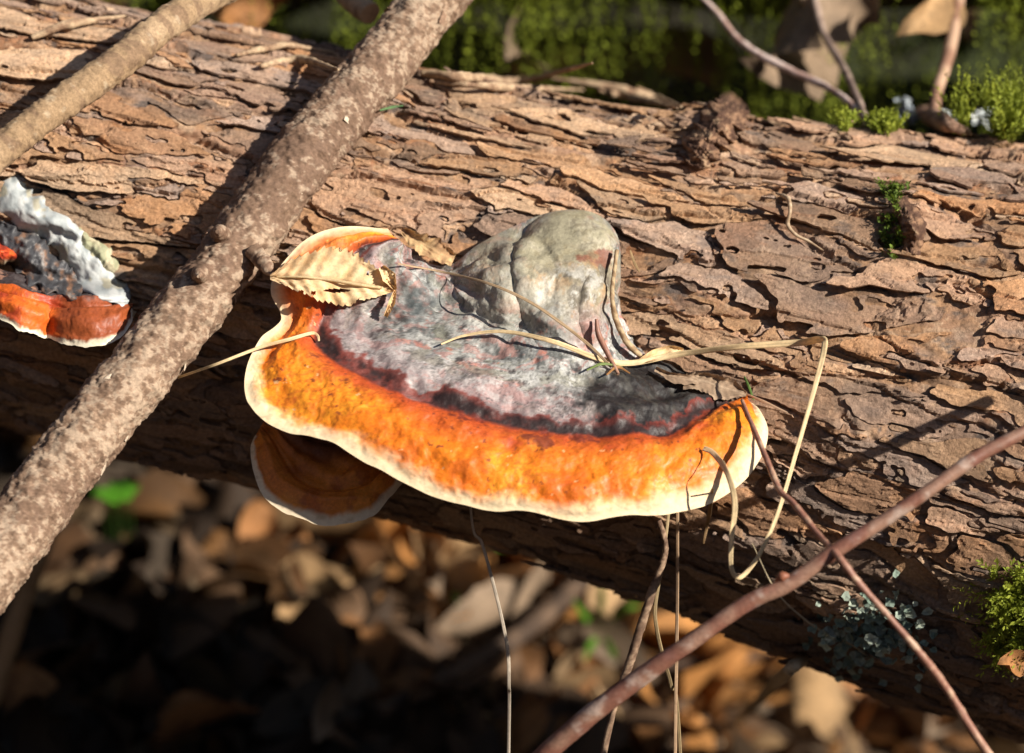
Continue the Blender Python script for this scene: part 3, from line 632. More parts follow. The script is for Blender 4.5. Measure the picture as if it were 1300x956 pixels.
def redcol(L, th, nz, q):
    n1 = fbm(q[..., 0]/.009, q[..., 1]/.009, q[..., 2]/.009, 741, 4); up = np.sin(th)
    c = mix(np.array([.18, .075, .050]), np.array([.26, .145, .10]), sst(-.2, .3, n1)); c = mix(c, np.array([.42, .33, .28]), .6*sst(.15, .5, nz+.3*n1)); return mix(c, np.array([.20, .09, .07]), .7*sst(.2, .5, -n1))
rp = [(650,1000,.90),(735,920,.89),(805,866,.885),(880,813,.88),(950,765,.878),(1000,742,.877),(1060,700,.876),(1120,662,.876),(1180,622,.876),(1240,580,.878),(1300,548,.88),(1400,488,.885),(1560,400,.90)]
rpw = PX(rp); d0 = nrm(rpw[0]-rpw[1]); rpw = np.vstack([rpw[0]+(d0+np.array([0, .1, -.6]))*.33, rpw[0]+(d0+np.array([0, 0, -.12]))*.10, rpw])
o = tube('reddish_stick', rpw, [.0038, .0036, .0034, .0030, .0027, .0026, .0024, .0023, .0022, .0021], M_red, redcol, n=340, m=26, rel=.09, relscale=.006, seed=51, put=False)
tag(o, 'straight reddish brown stick slanting up past the right end of the log', 'stick')
nb = tube('bud', PX([(985,738,.875), (993,732,.872), (1002,731,.872)]), [.0005, .0018, .0006], M_red, lambda L, th, nz, q: np.tile([.24, .085, .045], nz.shape+(1,)), n=14, m=10, parent=o, put=False)
def twcol(L, th, nz, q):
    return mix(np.array([.24, .11, .075]), np.array([.42, .27, .18]), sst(-.1, .4, nz))
o = tube('thin_twig', PX([(942,508,.948),(955,540,.935),(972,580,.918),(990,622,.905),(1008,640,.898),(1040,680,.886),(1064,706,.872),(1090,740,.87),(1130,785,.87),(1165,826,.87),(1200,872,.875),(1250,950,.88),(1480,1300,.90),(1700,1800,.93)]), [.0007, .0010, .0011, .0012, .0014, .0013, .0013, .0014, .0015, .0015], M_red, twcol, n=220, m=12, rel=.22, relscale=.003, seed=61, put=False)
tag(o, 'thin knobbly dark red twig hanging from the right lobe of the big bracket', 'twig')

# ------------------------------------------------------------------ grass, stems
def onsurf(pts):
    """third value < .2 : lift above the surface in m ; else a depth"""
    return PX([(x, y, (surf(x, y)-d) if d < .2 else d) for x, y, d in pts])
def ribbon(name, pts, width, colr, label, cat='grass', n=90, fold=.25, seed=0, group=None, mat=None, world=False):
    c = spline(np.asarray(pts, float) if world else onsurf(pts), n); tg = np.gradient(c, axis=0); tg /= np.linalg.norm(tg, axis=1, keepdims=True)
    view = nrm(CAM-c.mean(0)); sd = np.cross(tg, view); sd /= np.linalg.norm(sd, axis=1, keepdims=True)
    w = np.interp(np.linspace(0, 1, n), np.linspace(0, 1, len(width)), width)*.5
    tw = .5*noise(np.arange(n)/24., 3.3, 0, seed)
    nrmv = np.cross(sd, tg); sdt = sd*np.cos(tw)[:, None]+nrmv*np.sin(tw)[:, None]; nv_ = np.cross(sdt, tg)
    prof = [(-1, 0), (-.4, .45*fold), (0, fold*.2), (.4, .45*fold), (1, 0)]
    top = np.stack([c+sdt*(w*a)[:, None]+nv_*(w*b*-1)[:, None] for a, b in prof], 1)
    bot = np.stack([c+sdt*(w*a*.97)[:, None]+nv_*((w*b*-1)+.00018)[:, None] for a, b in prof[::-1]], 1)
    G = np.concatenate([top, bot], 1)
    k = fbm(np.arange(n)[:, None]/8., np.arange(10)[None, :]*1.7, 0, seed, 3)
    col = mix(np.array(colr)*.72, np.array(colr)*1.15, sst(-.4, .4, k))
    o = link_mesh(name, G, quads(n, 10, True), mat or M_straw, None, col)
    return tag(o, label, cat, group)
STRAW = (.68, .50, .26); PALE = (.76, .58, .33)
ribbon('straw', [(560,437,.002),(590,426,.003),(640,421,.004),(700,433,.004),(760,455,.004),(800,461,.006),(860,450,.011),(940,440,.016),(1015,435,.020),(1040,431,.030),(1047,437,.033),(1037,482,.036),(1012,570,.925),(988,650,.918),(966,700,.915),(948,726,.914),(936,733,.913),(928,718,.913),(929,680,.912),(933,640,.911),(924,602,.913),(906,576,.0045),(893,569,.001)],
       [.0006, .0012, .0018, .0022, .0022, .0026, .0026, .0018, .0014, .0016, .0018, .0018, .0020, .0022, .0020], PALE, 'long bent straw coloured grass blade looping across and beyond the right of the big bracket', n=320, seed=1)
ribbon('dry_grass', [(190,492,.975),(218,482,.965),(270,464,.945),(330,441,.0035),(370,430,.003),(395,423,.0025),(403,426,.002),(405,433,.001)], [.0009, .0010, .0012, .0014, .0012, .0008], PALE, 'short hooked dry grass stem resting on the left lobe of the big bracket', seed=2)
ribbon('dry_grass', [(505,335,.003),(560,345,.005),(620,360,.007),(670,382,.008),(715,412,.006),(750,440,.005),(776,466,.003)], [.0006, .0009, .0011, .0012, .0012, .001], (.42, .29, .17), 'thin brown dry stem draped over the grey centre of the big bracket', seed=3)
ribbon('dry_grass', [(590,430,.99),(598,650,.975),(612,690,.972),(626,740,.97),(638,790,.97),(645,830,.972),(646,870,.975),(646,930,.98),(640,1300,.99),(630,1800,1.0)], [.0007, .0012, .0013, .0014, .0013, .0012], (.55, .46, .36), 'pale curved dry stem standing below the middle of the big bracket', seed=4, n=200)
ribbon('dry_grass', [(861,600,.955),(860,652,.95),(860,740,.948),(859,830,.948),(858,880,.95),(857,960,.955),(852,1350,.965),(845,1900,.975)], [.0013, .0013, .0013, .0013], (.50, .33, .20), 'straight upright tan stem below the right part of the big bracket', seed=5)
ribbon('dry_grass', [(850,630,.958),(848,660,.95),(840,720,.948),(832,770,.948),(834,800,.948),(842,835,.948),(852,870,.95),(862,930,.955),(880,1350,.965),(890,1900,.975)], [.001, .0012, .0016, .0014, .0014], (.40, .29, .15), 'kinked ochre stem beside the straight upright stem under the big bracket', seed=6)
o = tube('dead_plant', onsurf([(836,660,.945),(845,690,.944),(842,712,.944),(830,745,.945),(812,800,.946),(798,845,.948),(786,880,.95),(770,940,.955),(680,1350,.965),(600,1900,.975)]), [.0012, .0010, .0016, .0018, .0014, .0013, .0013], M_branch, lambda L, th, nz, q: mix(np.array([.12, .07, .045]), np.array([.30, .20, .13]), sst(-.2, .4, nz)), n=140, m=10, rel=.3, relscale=.002, seed=71, put=False)
tag(o, 'dark shaggy dead plant stem leaning beneath the right of the big bracket', 'stem')
ribbon('dry_grass', [(955,690,.004),(985,750,.006),(1020,785,.006),(1050,805,.005),(1080,818,.004),(1110,840,.003)], [.0004, .0006, .0008, .0008, .0004], (.50, .41, .27), 'fine pale fibre lying along the dark lower flank of the log', seed=7)
ribbon('dry_grass', [(905,620,.010),(900,655,.012),(893,690,.010)], [.0008, .0016, .0008], (.34, .21, .10), 'short brown stem tip standing against the log behind the straw loop', seed=8, n=30)
o = tube('dry_stalk', onsurf([(783,318,.004),(779,350,.007),(777,378,.006),(783,408,.006),(797,436,.006),(816,454,.003)]), [.0008, .0010, .0010, .0011, .0013, .0007], M_straw, lambda L, th, nz, q: mix(np.array([.34, .22, .12]), np.array([.52, .38, .22]), sst(-.2, .3, np.sin(L/.0009+th)+nz)), n=160, m=12, rel=.35, relscale=.0018, seed=81, put=False)
tag(o, 'braided looking dry stalk curving down beside the grey knob of the big bracket', 'stalk')
o = tube('thin_twig', onsurf([(757,405,.003),(760,425,.006),(772,450,.006),(785,475,.002)]), [.0006, .0012, .0011, .0006], M_red, twcol, n=40, m=8, seed=83, put=False)
tag(o, 'short dark red twig stuck upright at the foot of the grey knob', 'twig')
for i, (pts, cc, lb) in enumerate([
  ([(745,470,.003),(765,462,.006),(790,466,.004)], (.16, .22, .05), 'short green blade fragment in the debris on top of the big bracket'),
  ([(800,318,.002),(806,335,.003),(812,346,.002)], (.50, .34, .17), 'single brown needle stuck upright on the bark right of the knob'),
  ([(945,478,.003),(951,492,.006),(957,508,.003)], (.12, .22, .05), 'short dark green needle behind the right tip of the big bracket'),
  ([(482,140,.002),(498,136,.004),(512,134,.002)], (.13, .24, .10), 'single green needle on the bark beside the thick branch'),
  ([(770,476,.002),(784,466,.004),(800,474,.002)], (.35, .17, .06), 'rusty needle in the debris on top of the big bracket'),
  ([(938,496,.004),(970,510,.005),(1000,524,.003)], (.42, .27, .17), 'thin brown leaf stalk pointing right from the curled dead leaf')]):
    ribbon('needle', pts, [.0006, .0011, .0005], cc, lb, 'needle', n=20, seed=20+i)
o = tube('rootlet', onsurf([(985,245,.001),(1000,252,.003),(1003,268,.003),(1000,285,.003),(1010,298,.003),(1026,306,.003),(1045,318,.001)]), [.0004, .0009, .0006, .0009, .0006, .0006, .0003], M_straw, lambda L, th, nz, q: mix(np.array([.42, .29, .18]), np.array([.60, .46, .31]), sst(-.3, .3, nz)), n=90, m=9, rel=.35, relscale=.0025, seed=91, put=False)
tag(o, 'pale twisted rootlet clinging to the sunlit bark above the big bracket', 'root')

# knots and loose splinters of the log
def kcol(px, py, nz):
    n = fbm(px/7, py/7, 0, 641, 4, .6); c = mix(np.array([.085, .045, .03]), np.array([.26, .15, .09]), sst(-.2, .4, n)); return mix(c, np.array([.38, .26, .16]), .6*sst(.2, .5, nz+.3*n))
blob_sheet('knot', [(940,128),(925,145),(905,165),(890,190),(880,214)], [16, 24, 30, 26, 14], 0, M_bark, kcol, LOG, nl=110, nw=60, seed=45, bulge=.012)
blob_sheet('knot', [(1142,252),(1152,275),(1160,298),(1158,325)], [12, 20, 20, 10], 0, M_bark, kcol, LOG, nl=60, nw=40, seed=55, bulge=.006)
for i, pts in enumerate([[(535,82,.004),(600,88,.010),(660,92,.014),(752,80,1.03)], [(760,103,.004),(800,112,.006),(860,126,.003)], [(808,100,.006),(835,114,.006),(865,124,.002)], [(545,92,.004),(640,100,.006),(740,103,.004)], [(700,88,.001),(780,100,.005),(850,118,.003)], [(40,48,.004),(90,30,.007),(160,20,.004)], [(300,70,.004),(360,58,.007),(425,66,.006)], [(330,84,.004),(380,75,.006),(430,88,.003)]]):
    r = .0016 if i else .0022
    pts = [(x, y+(11 if 530 < x < 870 and d < .2 else 0), d*.7 if d < .2 else d) for x, y, d in pts]; pw = onsurf(pts)
    tube('bark_splinter', pw, [r*.5, r, r*1.1, r*.8, r*.3], M_bark, lambda L, th, nz, q: mix(np.array([.26, .16, .10]), np.array([.46, .33, .21]), sst(-.3, .3, nz)), n=60, m=8, parent=LOG, rel=.4, relscale=.004, seed=100+i, put=False)

# ------------------------------------------------------------------ leaves lying on the fungus
def laid_leaf(name, axis, up, dn, lift, colf, label, n=90, m=40, seed=0, holes=(), serr=.16, nser=20, pleat=.0006, cat='leaf', jag=.06):
    ax = spline(np.array([a[:2] for a in axis], float), n); tg = np.gradient(ax, axis=0); tg /= np.linalg.norm(tg, axis=1, keepdims=True); nn = np.stack([tg[:, 1], -tg[:, 0]], 1)
    t = np.linspace(0, 1, n); wu = np.interp(t, np.linspace(0, 1, len(up)), up); wd = np.interp(t, np.linspace(0, 1, len(dn)), dn)
    b = np.linspace(-1, 1, m); B = b[None, :]; T = t[:, None]
    ser = 1+serr*((T*nser+.35*np.abs(B)) % 1.0-.5)*np.abs(B)**4+jag*fbm(T*9+0*B, np.sign(B)*5.+0*T, 0, seed, 3, .7)*np.abs(B)
    off = np.where(B > 0, wu[:, None], wd[:, None])*B*ser
    q = ax[:, None]+nn[:, None]*off[..., None]
    base = np.array([surf(x, y) for x, y in q.reshape(-1, 2)]).reshape(n, m)
    for _ in range(90):
        bb = np.pad(base, 1, mode='edge'); base = (bb[1:-1, 1:-1]+bb[:-2, 1:-1]+bb[2:, 1:-1]+bb[1:-1, :-2]+bb[1:-1, 2:])/5
    lf = np.interp(t, np.linspace(0, 1, len(lift)), lift)[:, None]
    d = base-lf-pleat*np.sin((T*9-.9*np.abs(B))*2*math.pi)*np.abs(B)**.5-.0012*fbm(T*4, B*2, 0, seed, 3)-.0018*np.abs(B)**2
    d += .0005*np.exp(-(B/.05)**2)
    V = P(q[..., 0], q[..., 1], d); th_ = f_*.00025
    Q = quads(n, m); cen = (q[:-1, :-1]+q[1:, 1:])/2
    keep = np.ones((n-1, m-1), bool)
    for hx, hy, hr, hy_r in holes: keep &= (((cen[..., 0]-hx)/hr)**2+((cen[..., 1]-hy)/hy_r)**2 > 1)
    Q = Q[keep.ravel()]
    o = link_mesh(name, np.vstack([V.reshape(-1, 3), V.reshape(-1, 3)+th_]), np.vstack([Q, Q[:, ::-1]+n*m]), M_leaf, None, np.vstack([colf(T+0*B, B+0*T, q).reshape(-1, 3)]*2))
    return tag(o, label, cat), V
def lf_a(T, B, q):
    n1 = fbm(q[..., 0]/25, q[..., 1]/25, 0, 801, 4); v = np.exp(-(((T*9-.9*np.abs(B)) % 1-.5)/.10)**2); mid = np.exp(-(B/.05)**2)
    c = mix(np.array([.74, .50, .25]), np.array([.80, .60, .35]), sst(-.3, .3, n1)); c = mix(c, np.array([.42, .27, .16]), .65*sst(.35, .05, T+.25*n1)*sst(-.3, .2, n1+.25)); c = mix(c, np.array([.80, .68, .46]), .5*np.maximum(v*.7, mid)); return c
LF, LV = laid_leaf('serrated_leaf', [(343,352),(375,351),(410,354),(445,360),(475,364),(502,368)], [3, 24, 40, 39, 26, 1.5], [3, 18, 29, 28, 14, 1.5], [.006, .005, .0045, .0045, .004, .003], lf_a, 'pale tan dry leaf with toothed edge and holes lying on the big bracket', seed=3, jag=.14, holes=((428,369,17,2.6), (398,372,3.5,2.5), (383,371,2.5,3.5), (465,332,2.2,2.2), (467,347,1.6,3.2), (455,385,4,5)))
tb = tube('midrib', P(np.linspace(350, 512, 30), np.interp(np.linspace(350, 512, 30), [343, 375, 410, 445, 475, 502, 515], [352, 351, 354, 360, 364, 368, 369]), np.array([surf(x, 360)-.0052 for x in np.linspace(350, 512, 30)]))[::6], [.0003, .0005, .0006, .0007, .0006], M_leaf, lambda L, th, nz, q: np.tile([.66, .50, .28], nz.shape+(1,)), n=50, m=6, parent=LF, put=False)
o2, _ = laid_leaf('leaf_flap', [(502,368),(494,352),(485,338)], [2, 9, 5], [2, 9, 3], [.003, .006, .007], lf_a, 'x', n=24, m=14, seed=9, serr=.05); o2.parent = LF
o3, _ = laid_leaf('leaf_flap', [(502,368),(497,384),(489,402)], [1.5, 5, 3], [1.5, 4, 2], [.003, .005, .003], lf_a, 'x', n=24, m=10, seed=10, serr=.05); o3.parent = LF
for o_ in (o2, o3):
    for kk in ('label', 'category'): del o_[kk]
def lf_b(T, B, q):
    n1 = fbm(q[..., 0]/14, q[..., 1]/14, 0, 811, 4); c = mix(np.array([.40, .285, .19]), np.array([.30, .205, .135]), sst(-.2, .3, n1)); return mix(c, np.array([.48, .36, .25]), .6*np.exp(-(B/.08)**2))
laid_leaf('torn_leaf', [(868,482),(895,484),(920,492),(948,500)], [6, 14, 16, 3], [10, 14, 18, 3], [.004, .007, .006, .004], lf_b, 'torn grey brown leaf scrap on the right shoulder of the big bracket', n=50, m=26, seed=13, serr=.02, nser=6, pleat=.0003, jag=.5)
laid_leaf('torn_leaf', [(832,468),(855,478),(885,484)], [3, 5, 6], [3, 7, 6], [.004, .006, .005], lf_b, 'narrow curled leaf strip beside the charred patch of the big bracket', n=40, m=16, seed=14, serr=.02, nser=6, jag=.5, pleat=.0002)
laid_leaf('dead_leaf', [(806,462),(830,452),(852,446),(868,444)], [2, 8, 8, 2], [2, 6, 7, 2], [.004, .008, .008, .006], lf_a, 'small curled tan leaf under the straw at the back of the big bracket', n=40, m=18, seed=15, serr=.01, pleat=.0001)
def lf_c(T, B, q):
    n1 = fbm(q[..., 0]/14, q[..., 1]/14, 0, 821, 4); return mix(np.array([.58, .39, .20]), np.array([.42, .25, .13]), sst(-.2, .3, n1))
laid_leaf('dead_leaf', [(512,292),(532,308),(552,322),(575,332)], [4, 12, 20, 12], [5, 10, 10, 6], [.005, .009, .010, .006], lf_c, 'crumpled honey brown leaf scrap wedged between bark and the big bracket', n=50, m=26, seed=16, serr=.03, nser=7, pleat=.0003, jag=.45)
# SPLIT_C
# ------------------------------------------------------------------ ground, bank, far forest floor
ENDL = A0-.72*A_DIR; ENDR = A0+.9*A_DIR
BLC = np.array([.25, .45, .463]); BLD = nrm([1, -.05, -.02]); BLR = .11         # mossy log behind
def gz(x, y):
    z = .012*fbm(x/.15, y/.15, 0, 901, 4)+.006*fbm(x/.04, y/.04, 0, 905, 3)
    z = z+.32*sst(.56, .80, y+.05*fbm(x/.3, y/.3, 0, 911, 3))
    z = z+(ENDL[2]-.06)*np.exp(-(((x-ENDL[0]+.06)/.19)**2+((y-ENDL[1])/.22)**2)**2)
    z = z-.17*np.exp(-(((x-.30)/.26)**2+((y-.32)/.34)**2))
    rad = np.hypot(x, y); z = z+.62*np.clip(rad-2.6, 0, 14)*(1+.25*fbm(x/3, y/3, 0, 917, 3))*sst(2.4, 4.5, rad)  # unseen hillside ring added all round to block low sky light
    for xx in (-.85, 1.25):
        p = BLC+(xx-BLC[0])*BLD; z = z+(p[2]-.07)*np.exp(-(((x-xx)/.26)**2+((y-p[1])/.22)**2)**2)
    return z
def gpt(px, py, lift=0.0):
    z = 0.0
    for _ in range(7): p = ground_pt(px, py, z+lift); z = .5*z+.5*float(gz(p[0], p[1]))
    return ground_pt(px, py, z+lift)
e = np.sinh(np.linspace(-6.6, 6.6, 420))*.17; X, Y = np.meshgrid(e, e+.4, indexing='ij')
Z = gz(X, Y)-.01
nn = fbm(X/.09, Y/.09, 0, 921, 4); gm = sst(.50, .70, Y+.12*nn)
gc = mix(np.array([.050, .034, .022]), np.array([.10, .066, .040]), sst(-.2, .4, nn)); gc = mix(gc, mix(np.array([.020, .018, .010]), np.array([.026, .034, .009]), sst(-.2, .3, nn)), gm)
o = link_mesh('ground', np.stack([X, Y, Z], -1), quads(420, 420), M_soil, None, gc); tag(o, kind='structure')

# leaf shapes shared by the litter
def leaf_grid(L, Wd, c1, c2, c3, seed, n=13, m=9, lobes=0):
    t = np.linspace(0, 1, n); b = np.linspace(-1, 1, m); T, B = np.meshgrid(t, b, indexing='ij')
    w = Wd*np.sin(math.pi*np.clip(T, 0, 1)**.85)**.75*(1+lobes*np.cos(T*5*2*math.pi)*np.abs(B)**2)
    x = (T-.5)*L; y = w*B*.5*(1+.12*noise(T*6, np.sign(B)*4., 0, seed))
    z = c1*Wd*(B**2)*np.sin(math.pi*T)+c2*L*(np.sin(math.pi*T)-.5)+c3*L*B*(T-.5)+.05*L*fbm(T*2.5, B*1.4, 0, seed, 3)+.008*L*np.cos(T*6*2*math.pi-1.5*np.abs(B))*np.abs(B)
    return np.stack([x, y, z], -1)
KIND = {'copper brown': (.34, .155, .055), 'pale tan': (.42, .265, .13), 'grey buff': (.27, .19, .125), 'dark brown': (.15, .085, .045), 'orange brown': (.46, .21, .06)}
def leaf_col(base, n, m, seed):
    t = np.linspace(0, 1, n)[:, None]; b = np.linspace(-1, 1, m)[None, :]
    k = fbm(t*5, b*2, 0, seed, 3); c = mix(np.array(base)*.75, np.array(base)*1.2, sst(-.4, .4, k)); return mix(c, np.array(base)*1.35, .6*np.exp(-(b/.12)**2)+0*t)
LM = []
for kname, base in KIND.items():
    for v in range(4):
        sd_ = 40*len(LM)+v; G = leaf_grid(random.uniform(.05, .085), random.uniform(.028, .045), random.uniform(-.6, .6), random.uniform(-.2, .22), random.uniform(-.5, .5), sd_, lobes=random.choice([0, 0, .12]))
        th_ = np.array([0, 0, -.0004]); Q = quads(13, 9)
        ob = link_mesh('proto', np.vstack([G.reshape(-1, 3), G.reshape(-1, 3)+th_]), np.vstack([Q, Q[:, ::-1]+117]), M_leaf, None, np.vstack([leaf_col(base, 13, 9, sd_).reshape(-1, 3)]*2))
        LM.append((kname, ob.data, G, leaf_col(base, 13, 9, sd_))); ob.data.name = 'fallen_leaf'; bpy.data.objects.remove(ob)
from mathutils import Matrix, Euler
def place_leaf(k, pos, rot, sc=1.0, label=None, group=None, name='fallen_leaf'):
    kname, me, G, c = LM[k]; o = bpy.data.objects.new(name, me); COL.objects.link(o); o.location = pos; o.rotation_euler = rot; o.scale = (sc,)*3
    return tag(o, label or f'curled {kname} dead leaf in the litter on the ground beneath the log', 'leaf', group or f'{kname} leaves in the litter below the log')
# litter that nobody could count
vs, fs, cs = [], [], []; off = 0
for i in range(2700):
    if i < 1000: px = random.uniform(-150, 1400); py = random.uniform(520, 1150); p = gpt(px, py)
    elif i < 2200: p = np.array([random.uniform(-1.1, 1.3), random.uniform(-.75, .6), 0])
    else: p = np.array([random.uniform(-.9, 1.2), random.uniform(.2, 1.3), 0])
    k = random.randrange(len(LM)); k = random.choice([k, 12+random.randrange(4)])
    G = LM[k][2][::2, ::2].reshape(-1, 3)*random.uniform(.5, 1.25)
    Rm = np.array(Euler((random.gauss(0, .35), random.gauss(0, .35), random.uniform(0, 6.3))).to_matrix())
    V = G@Rm.T+np.array([p[0], p[1], float(gz(p[0], p[1]))+random.uniform(.0, .012)])
    vs.append(V); fs.append(quads(7, 5)+off); off += 35; cs.append(LM[k][3][::2, ::2].reshape(-1, 3)*random.uniform(.35, .8)*(.42 if p[0] < -.09 else 1))  # leaves left of centre darkened in colour to stand in for shaded ground
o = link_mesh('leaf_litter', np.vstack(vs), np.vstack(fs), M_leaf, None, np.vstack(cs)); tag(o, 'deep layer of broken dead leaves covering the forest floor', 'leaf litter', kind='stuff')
# the leaves one can tell apart
big = [(430,685,4,1.7),(500,700,5,1.8),(590,700,6,1.6),(470,680,17,1.6),(640,720,0,1.5),(560,690,18,1.5),(540,730,8,.9),(395,742,4,.8),(350,765,4,.7),(545,715,5,.9),(600,790,8,.9),(570,770,16,.8),(660,775,9,1.2),(700,720,2,.9),(790,755,5,1.0),(850,825,17,1.7),(930,810,18,1.7),(900,845,19,1.5),(960,835,16,1.4),(800,790,4,1.3),(730,845,0,.9),(700,800,10,.9),(660,715,3,.8),(980,840,6,1.0),(210,612,13,.7),(350,690,0,.8),(330,680,0,.8),(230,800,13,1.2),(130,760,12,1.1),(60,830,15,1.1),(330,840,14,1.2),(430,850,12,1.2),(540,880,13,1.1),(150,890,14,1.1),(280,720,13,1.0),(720,900,2,1.1),(850,900,16,1.1),(1000,900,5,1.1),(1080,900,1,1.0),(30,900,2,1.0),(420,930,9,1.0),(620,940,3,1.1),(1180,930,8,1.0),(880,940,17,1.0),(250,930,1,1.0),(470,800,14,1.0),(90,700,13,1.0),(600,850,14,1.0)]
for i, (x, y, k, sc) in enumerate(big):  # mostly dark leaves picked at lower left, in place of shade there
    p = gpt(x, y, .014)
    place_leaf(k, p, (random.gauss(.3, .45), random.gauss(0, .45), random.uniform(0, 6.3)), sc)
p = P(1290., 842., .965); o = place_leaf(0, p, (1.1, .3, .6), .32, 'small tan lobed leaf caught beside the moss at the lower right of the log', 'x'); del o['group']
# sticks on the ground
def gstick(pts, r, c1, c2, label, seed, cat='stick'):
    w = np.array([gpt(x, y, z) for x, y, z in pts])
    o = tube('fallen_stick', w, r, M_branch, lambda L, th, nz, q: mix(np.array(c1), np.array(c2), sst(-.3, .3, nz)), n=70, m=12, rel=.12, relscale=.01, seed=seed, put=False); tag(o, label, cat)
gstick([(480,905,.02),(600,845,.035),(680,790,.045),(755,722,.05),(830,650,.05)], [.005, .006, .006, .0055, .005], (.05, .032, .022), (.11, .07, .045), 'dark fallen stick on the ground beneath the big bracket', 201)
gstick([(-40,960,.04),(0,850,.08),(30,760,.11),(58,685,.13),(90,590,.14)], [.006, .006, .005, .005, .004], (.26, .16, .08), (.36, .23, .12), 'brown stick leaning on the ground below the thick branch', 202)
gstick([(780,850,.02),(880,842,.03),(960,834,.03),(1020,826,.03),(1100,800,.03)], [.002, .003, .003, .003, .003], (.05, .03, .02), (.10, .06, .04), 'thin dark twig over the orange leaves at the foot of the log', 203, 'twig')
o = tube('broken_twig', np.vstack([gpt(900, 960, .004), gpt(940, 915, .02), PX([(990,862,1.06), (1025,832,1.06), (1062,800,1.055)])]), [.0022, .0026, .0026, .0026, .0022], M_straw, lambda L, th, nz, q: mix(np.array([.42, .31, .18]), np.array([.58, .46, .30]), sst(-.3, .3, nz)), n=50, m=12, rel=.15, relscale=.004, seed=204, put=False); tag(o, 'pale broken stem under the lower right flank of the log', 'stem')

# ------------------------------------------------------------------ moss
def moss_mesh(stems, nleaf, ll, lw, greens, seed=0):
    """stems: list of (root, dir, length, droop); leaflets as small two-triangle blades round each shoot"""
    r2 = np.random.default_rng(seed); ns = len(stems)
    root = np.array([s[0] for s in stems]); d = np.array([nrm(s[1]) for s in stems]); L = np.array([s[2] for s in stems]); dr = np.array([s[3] for s in stems])
    t = (np.arange(nleaf)+.5)/nleaf; T = t[None, :, None]
    pos = root[:, None]+d[:, None]*(L[:, None, None]*T)+np.array([0, 0, -1.])*(dr*L)[:, None, None]*T**2
    tg = d[:, None]+np.array([0, 0, -2.])*(dr[:, None, None]*T); tg /= np.linalg.norm(tg, axis=-1, keepdims=True)
    rnd = r2.normal(size=pos.shape); rnd -= (rnd*tg).sum(-1, keepdims=True)*tg; rnd /= np.linalg.norm(rnd, axis=-1, keepdims=True)
    out = rnd*.75+tg*.65; out /= np.linalg.norm(out, axis=-1, keepdims=True); sd = np.cross(out, tg); sd /= np.linalg.norm(sd, axis=-1, keepdims=True)
    sz = ll*(1-.55*T)*r2.uniform(.7, 1.3, size=pos.shape[:2]+(1,))
    a = pos; b = pos+out*sz*.45+sd*lw*.5; c = pos+out*sz; e_ = pos+out*sz*.45-sd*lw*.5
    V = np.stack([a, b, c, e_], 2).reshape(-1, 3); Fq = np.arange(len(V)).reshape(-1, 4)
    k = r2.uniform(size=(ns, 1))*.6+r2.uniform(size=(ns, nleaf))*.25+.25*T[..., 0]; col = mix(np.array(greens[0]), np.array(greens[1]), np.clip(k, 0, 1)); col = np.repeat(col[:, :, None], 4, 2).reshape(-1, 3)
    return V, Fq, col
def moss_obj(name, stems, nleaf, ll, lw, greens, label, cat='moss', seed=0, group=None, kind=None, parent=None):
    V, Fq, c = moss_mesh(stems, nleaf, ll, lw, greens, seed); o = link_mesh(name, V, Fq, M_moss, parent, c, smooth=False); return tag(o, label, cat, group, kind) if parent is None else o
LIT = ((.13, .18, .015), (.36, .40, .04)); DK = ((.05, .09, .012), (.17, .24, .025))
def log_spots(x0, x1, y0, y1, n, dens=None):
    m = (lpx > x0) & (lpx < x1) & (lpy > y0) & (lpy < y1) & (TT < math.radians(112)); ii = np.argwhere(m); ii = ii[rng.integers(0, len(ii), n)]
    return [(LOGP[i, j], NL[i, j], lpx[i, j], lpy[i, j]) for i, j in ii]
def shoots(spots, l0, l1, up=.6, keep=lambda x, y: True, lift=0.0):
    return [(p+nv*.0005+nv*lift*random.random(), nv+np.array([0, 0, up])+rng.normal(size=3)*.35, random.uniform(l0, l1), .15) for p, nv, x, y in spots if keep(x, y)]
sp = log_spots(1060, 1185, 100, 178, 1700); moss_obj('moss_clump', shoots(sp, .006, .012, keep=lambda x, y: y < 168+6*float(noise(x/9., 1, 0, 952)) and fbm(x/16., y/10., 0, 951, 2) > -.3+.3*abs(x-1118)/60), 16, .0028, .0008, LIT, 'low yellow green moss clump on top of the log left of the curled bark chip', seed=1)
sp = log_spots(1208, 1420, 95, 215, 5200); moss_obj('moss_clump', shoots(sp, .010, .030, keep=lambda x, y: y < 178+.10*(x-1215)+9*float(noise(x/16., 3, 0, 953)), lift=.010), 18, .0034, .0009, LIT, 'deep bright green moss cushion over the top right of the log', seed=2)
sp = log_spots(1112, 1160, 245, 330, 160); moss_obj('moss_clump', shoots(sp, .004, .009, keep=lambda x, y: abs(x-1134) < 12+8*math.sin(y/9.)), 10, .0028, .001, DK, 'small green moss tuft on the dark knot in the middle of the bark', seed=3)
sp = log_spots(1262, 1400, 735, 830, 420); moss_obj('moss_clump', shoots(sp, .010, .020, .7), 18, .0040, .0009, LIT, 'spiky green moss tuft on the lower right flank of the log', seed=4)
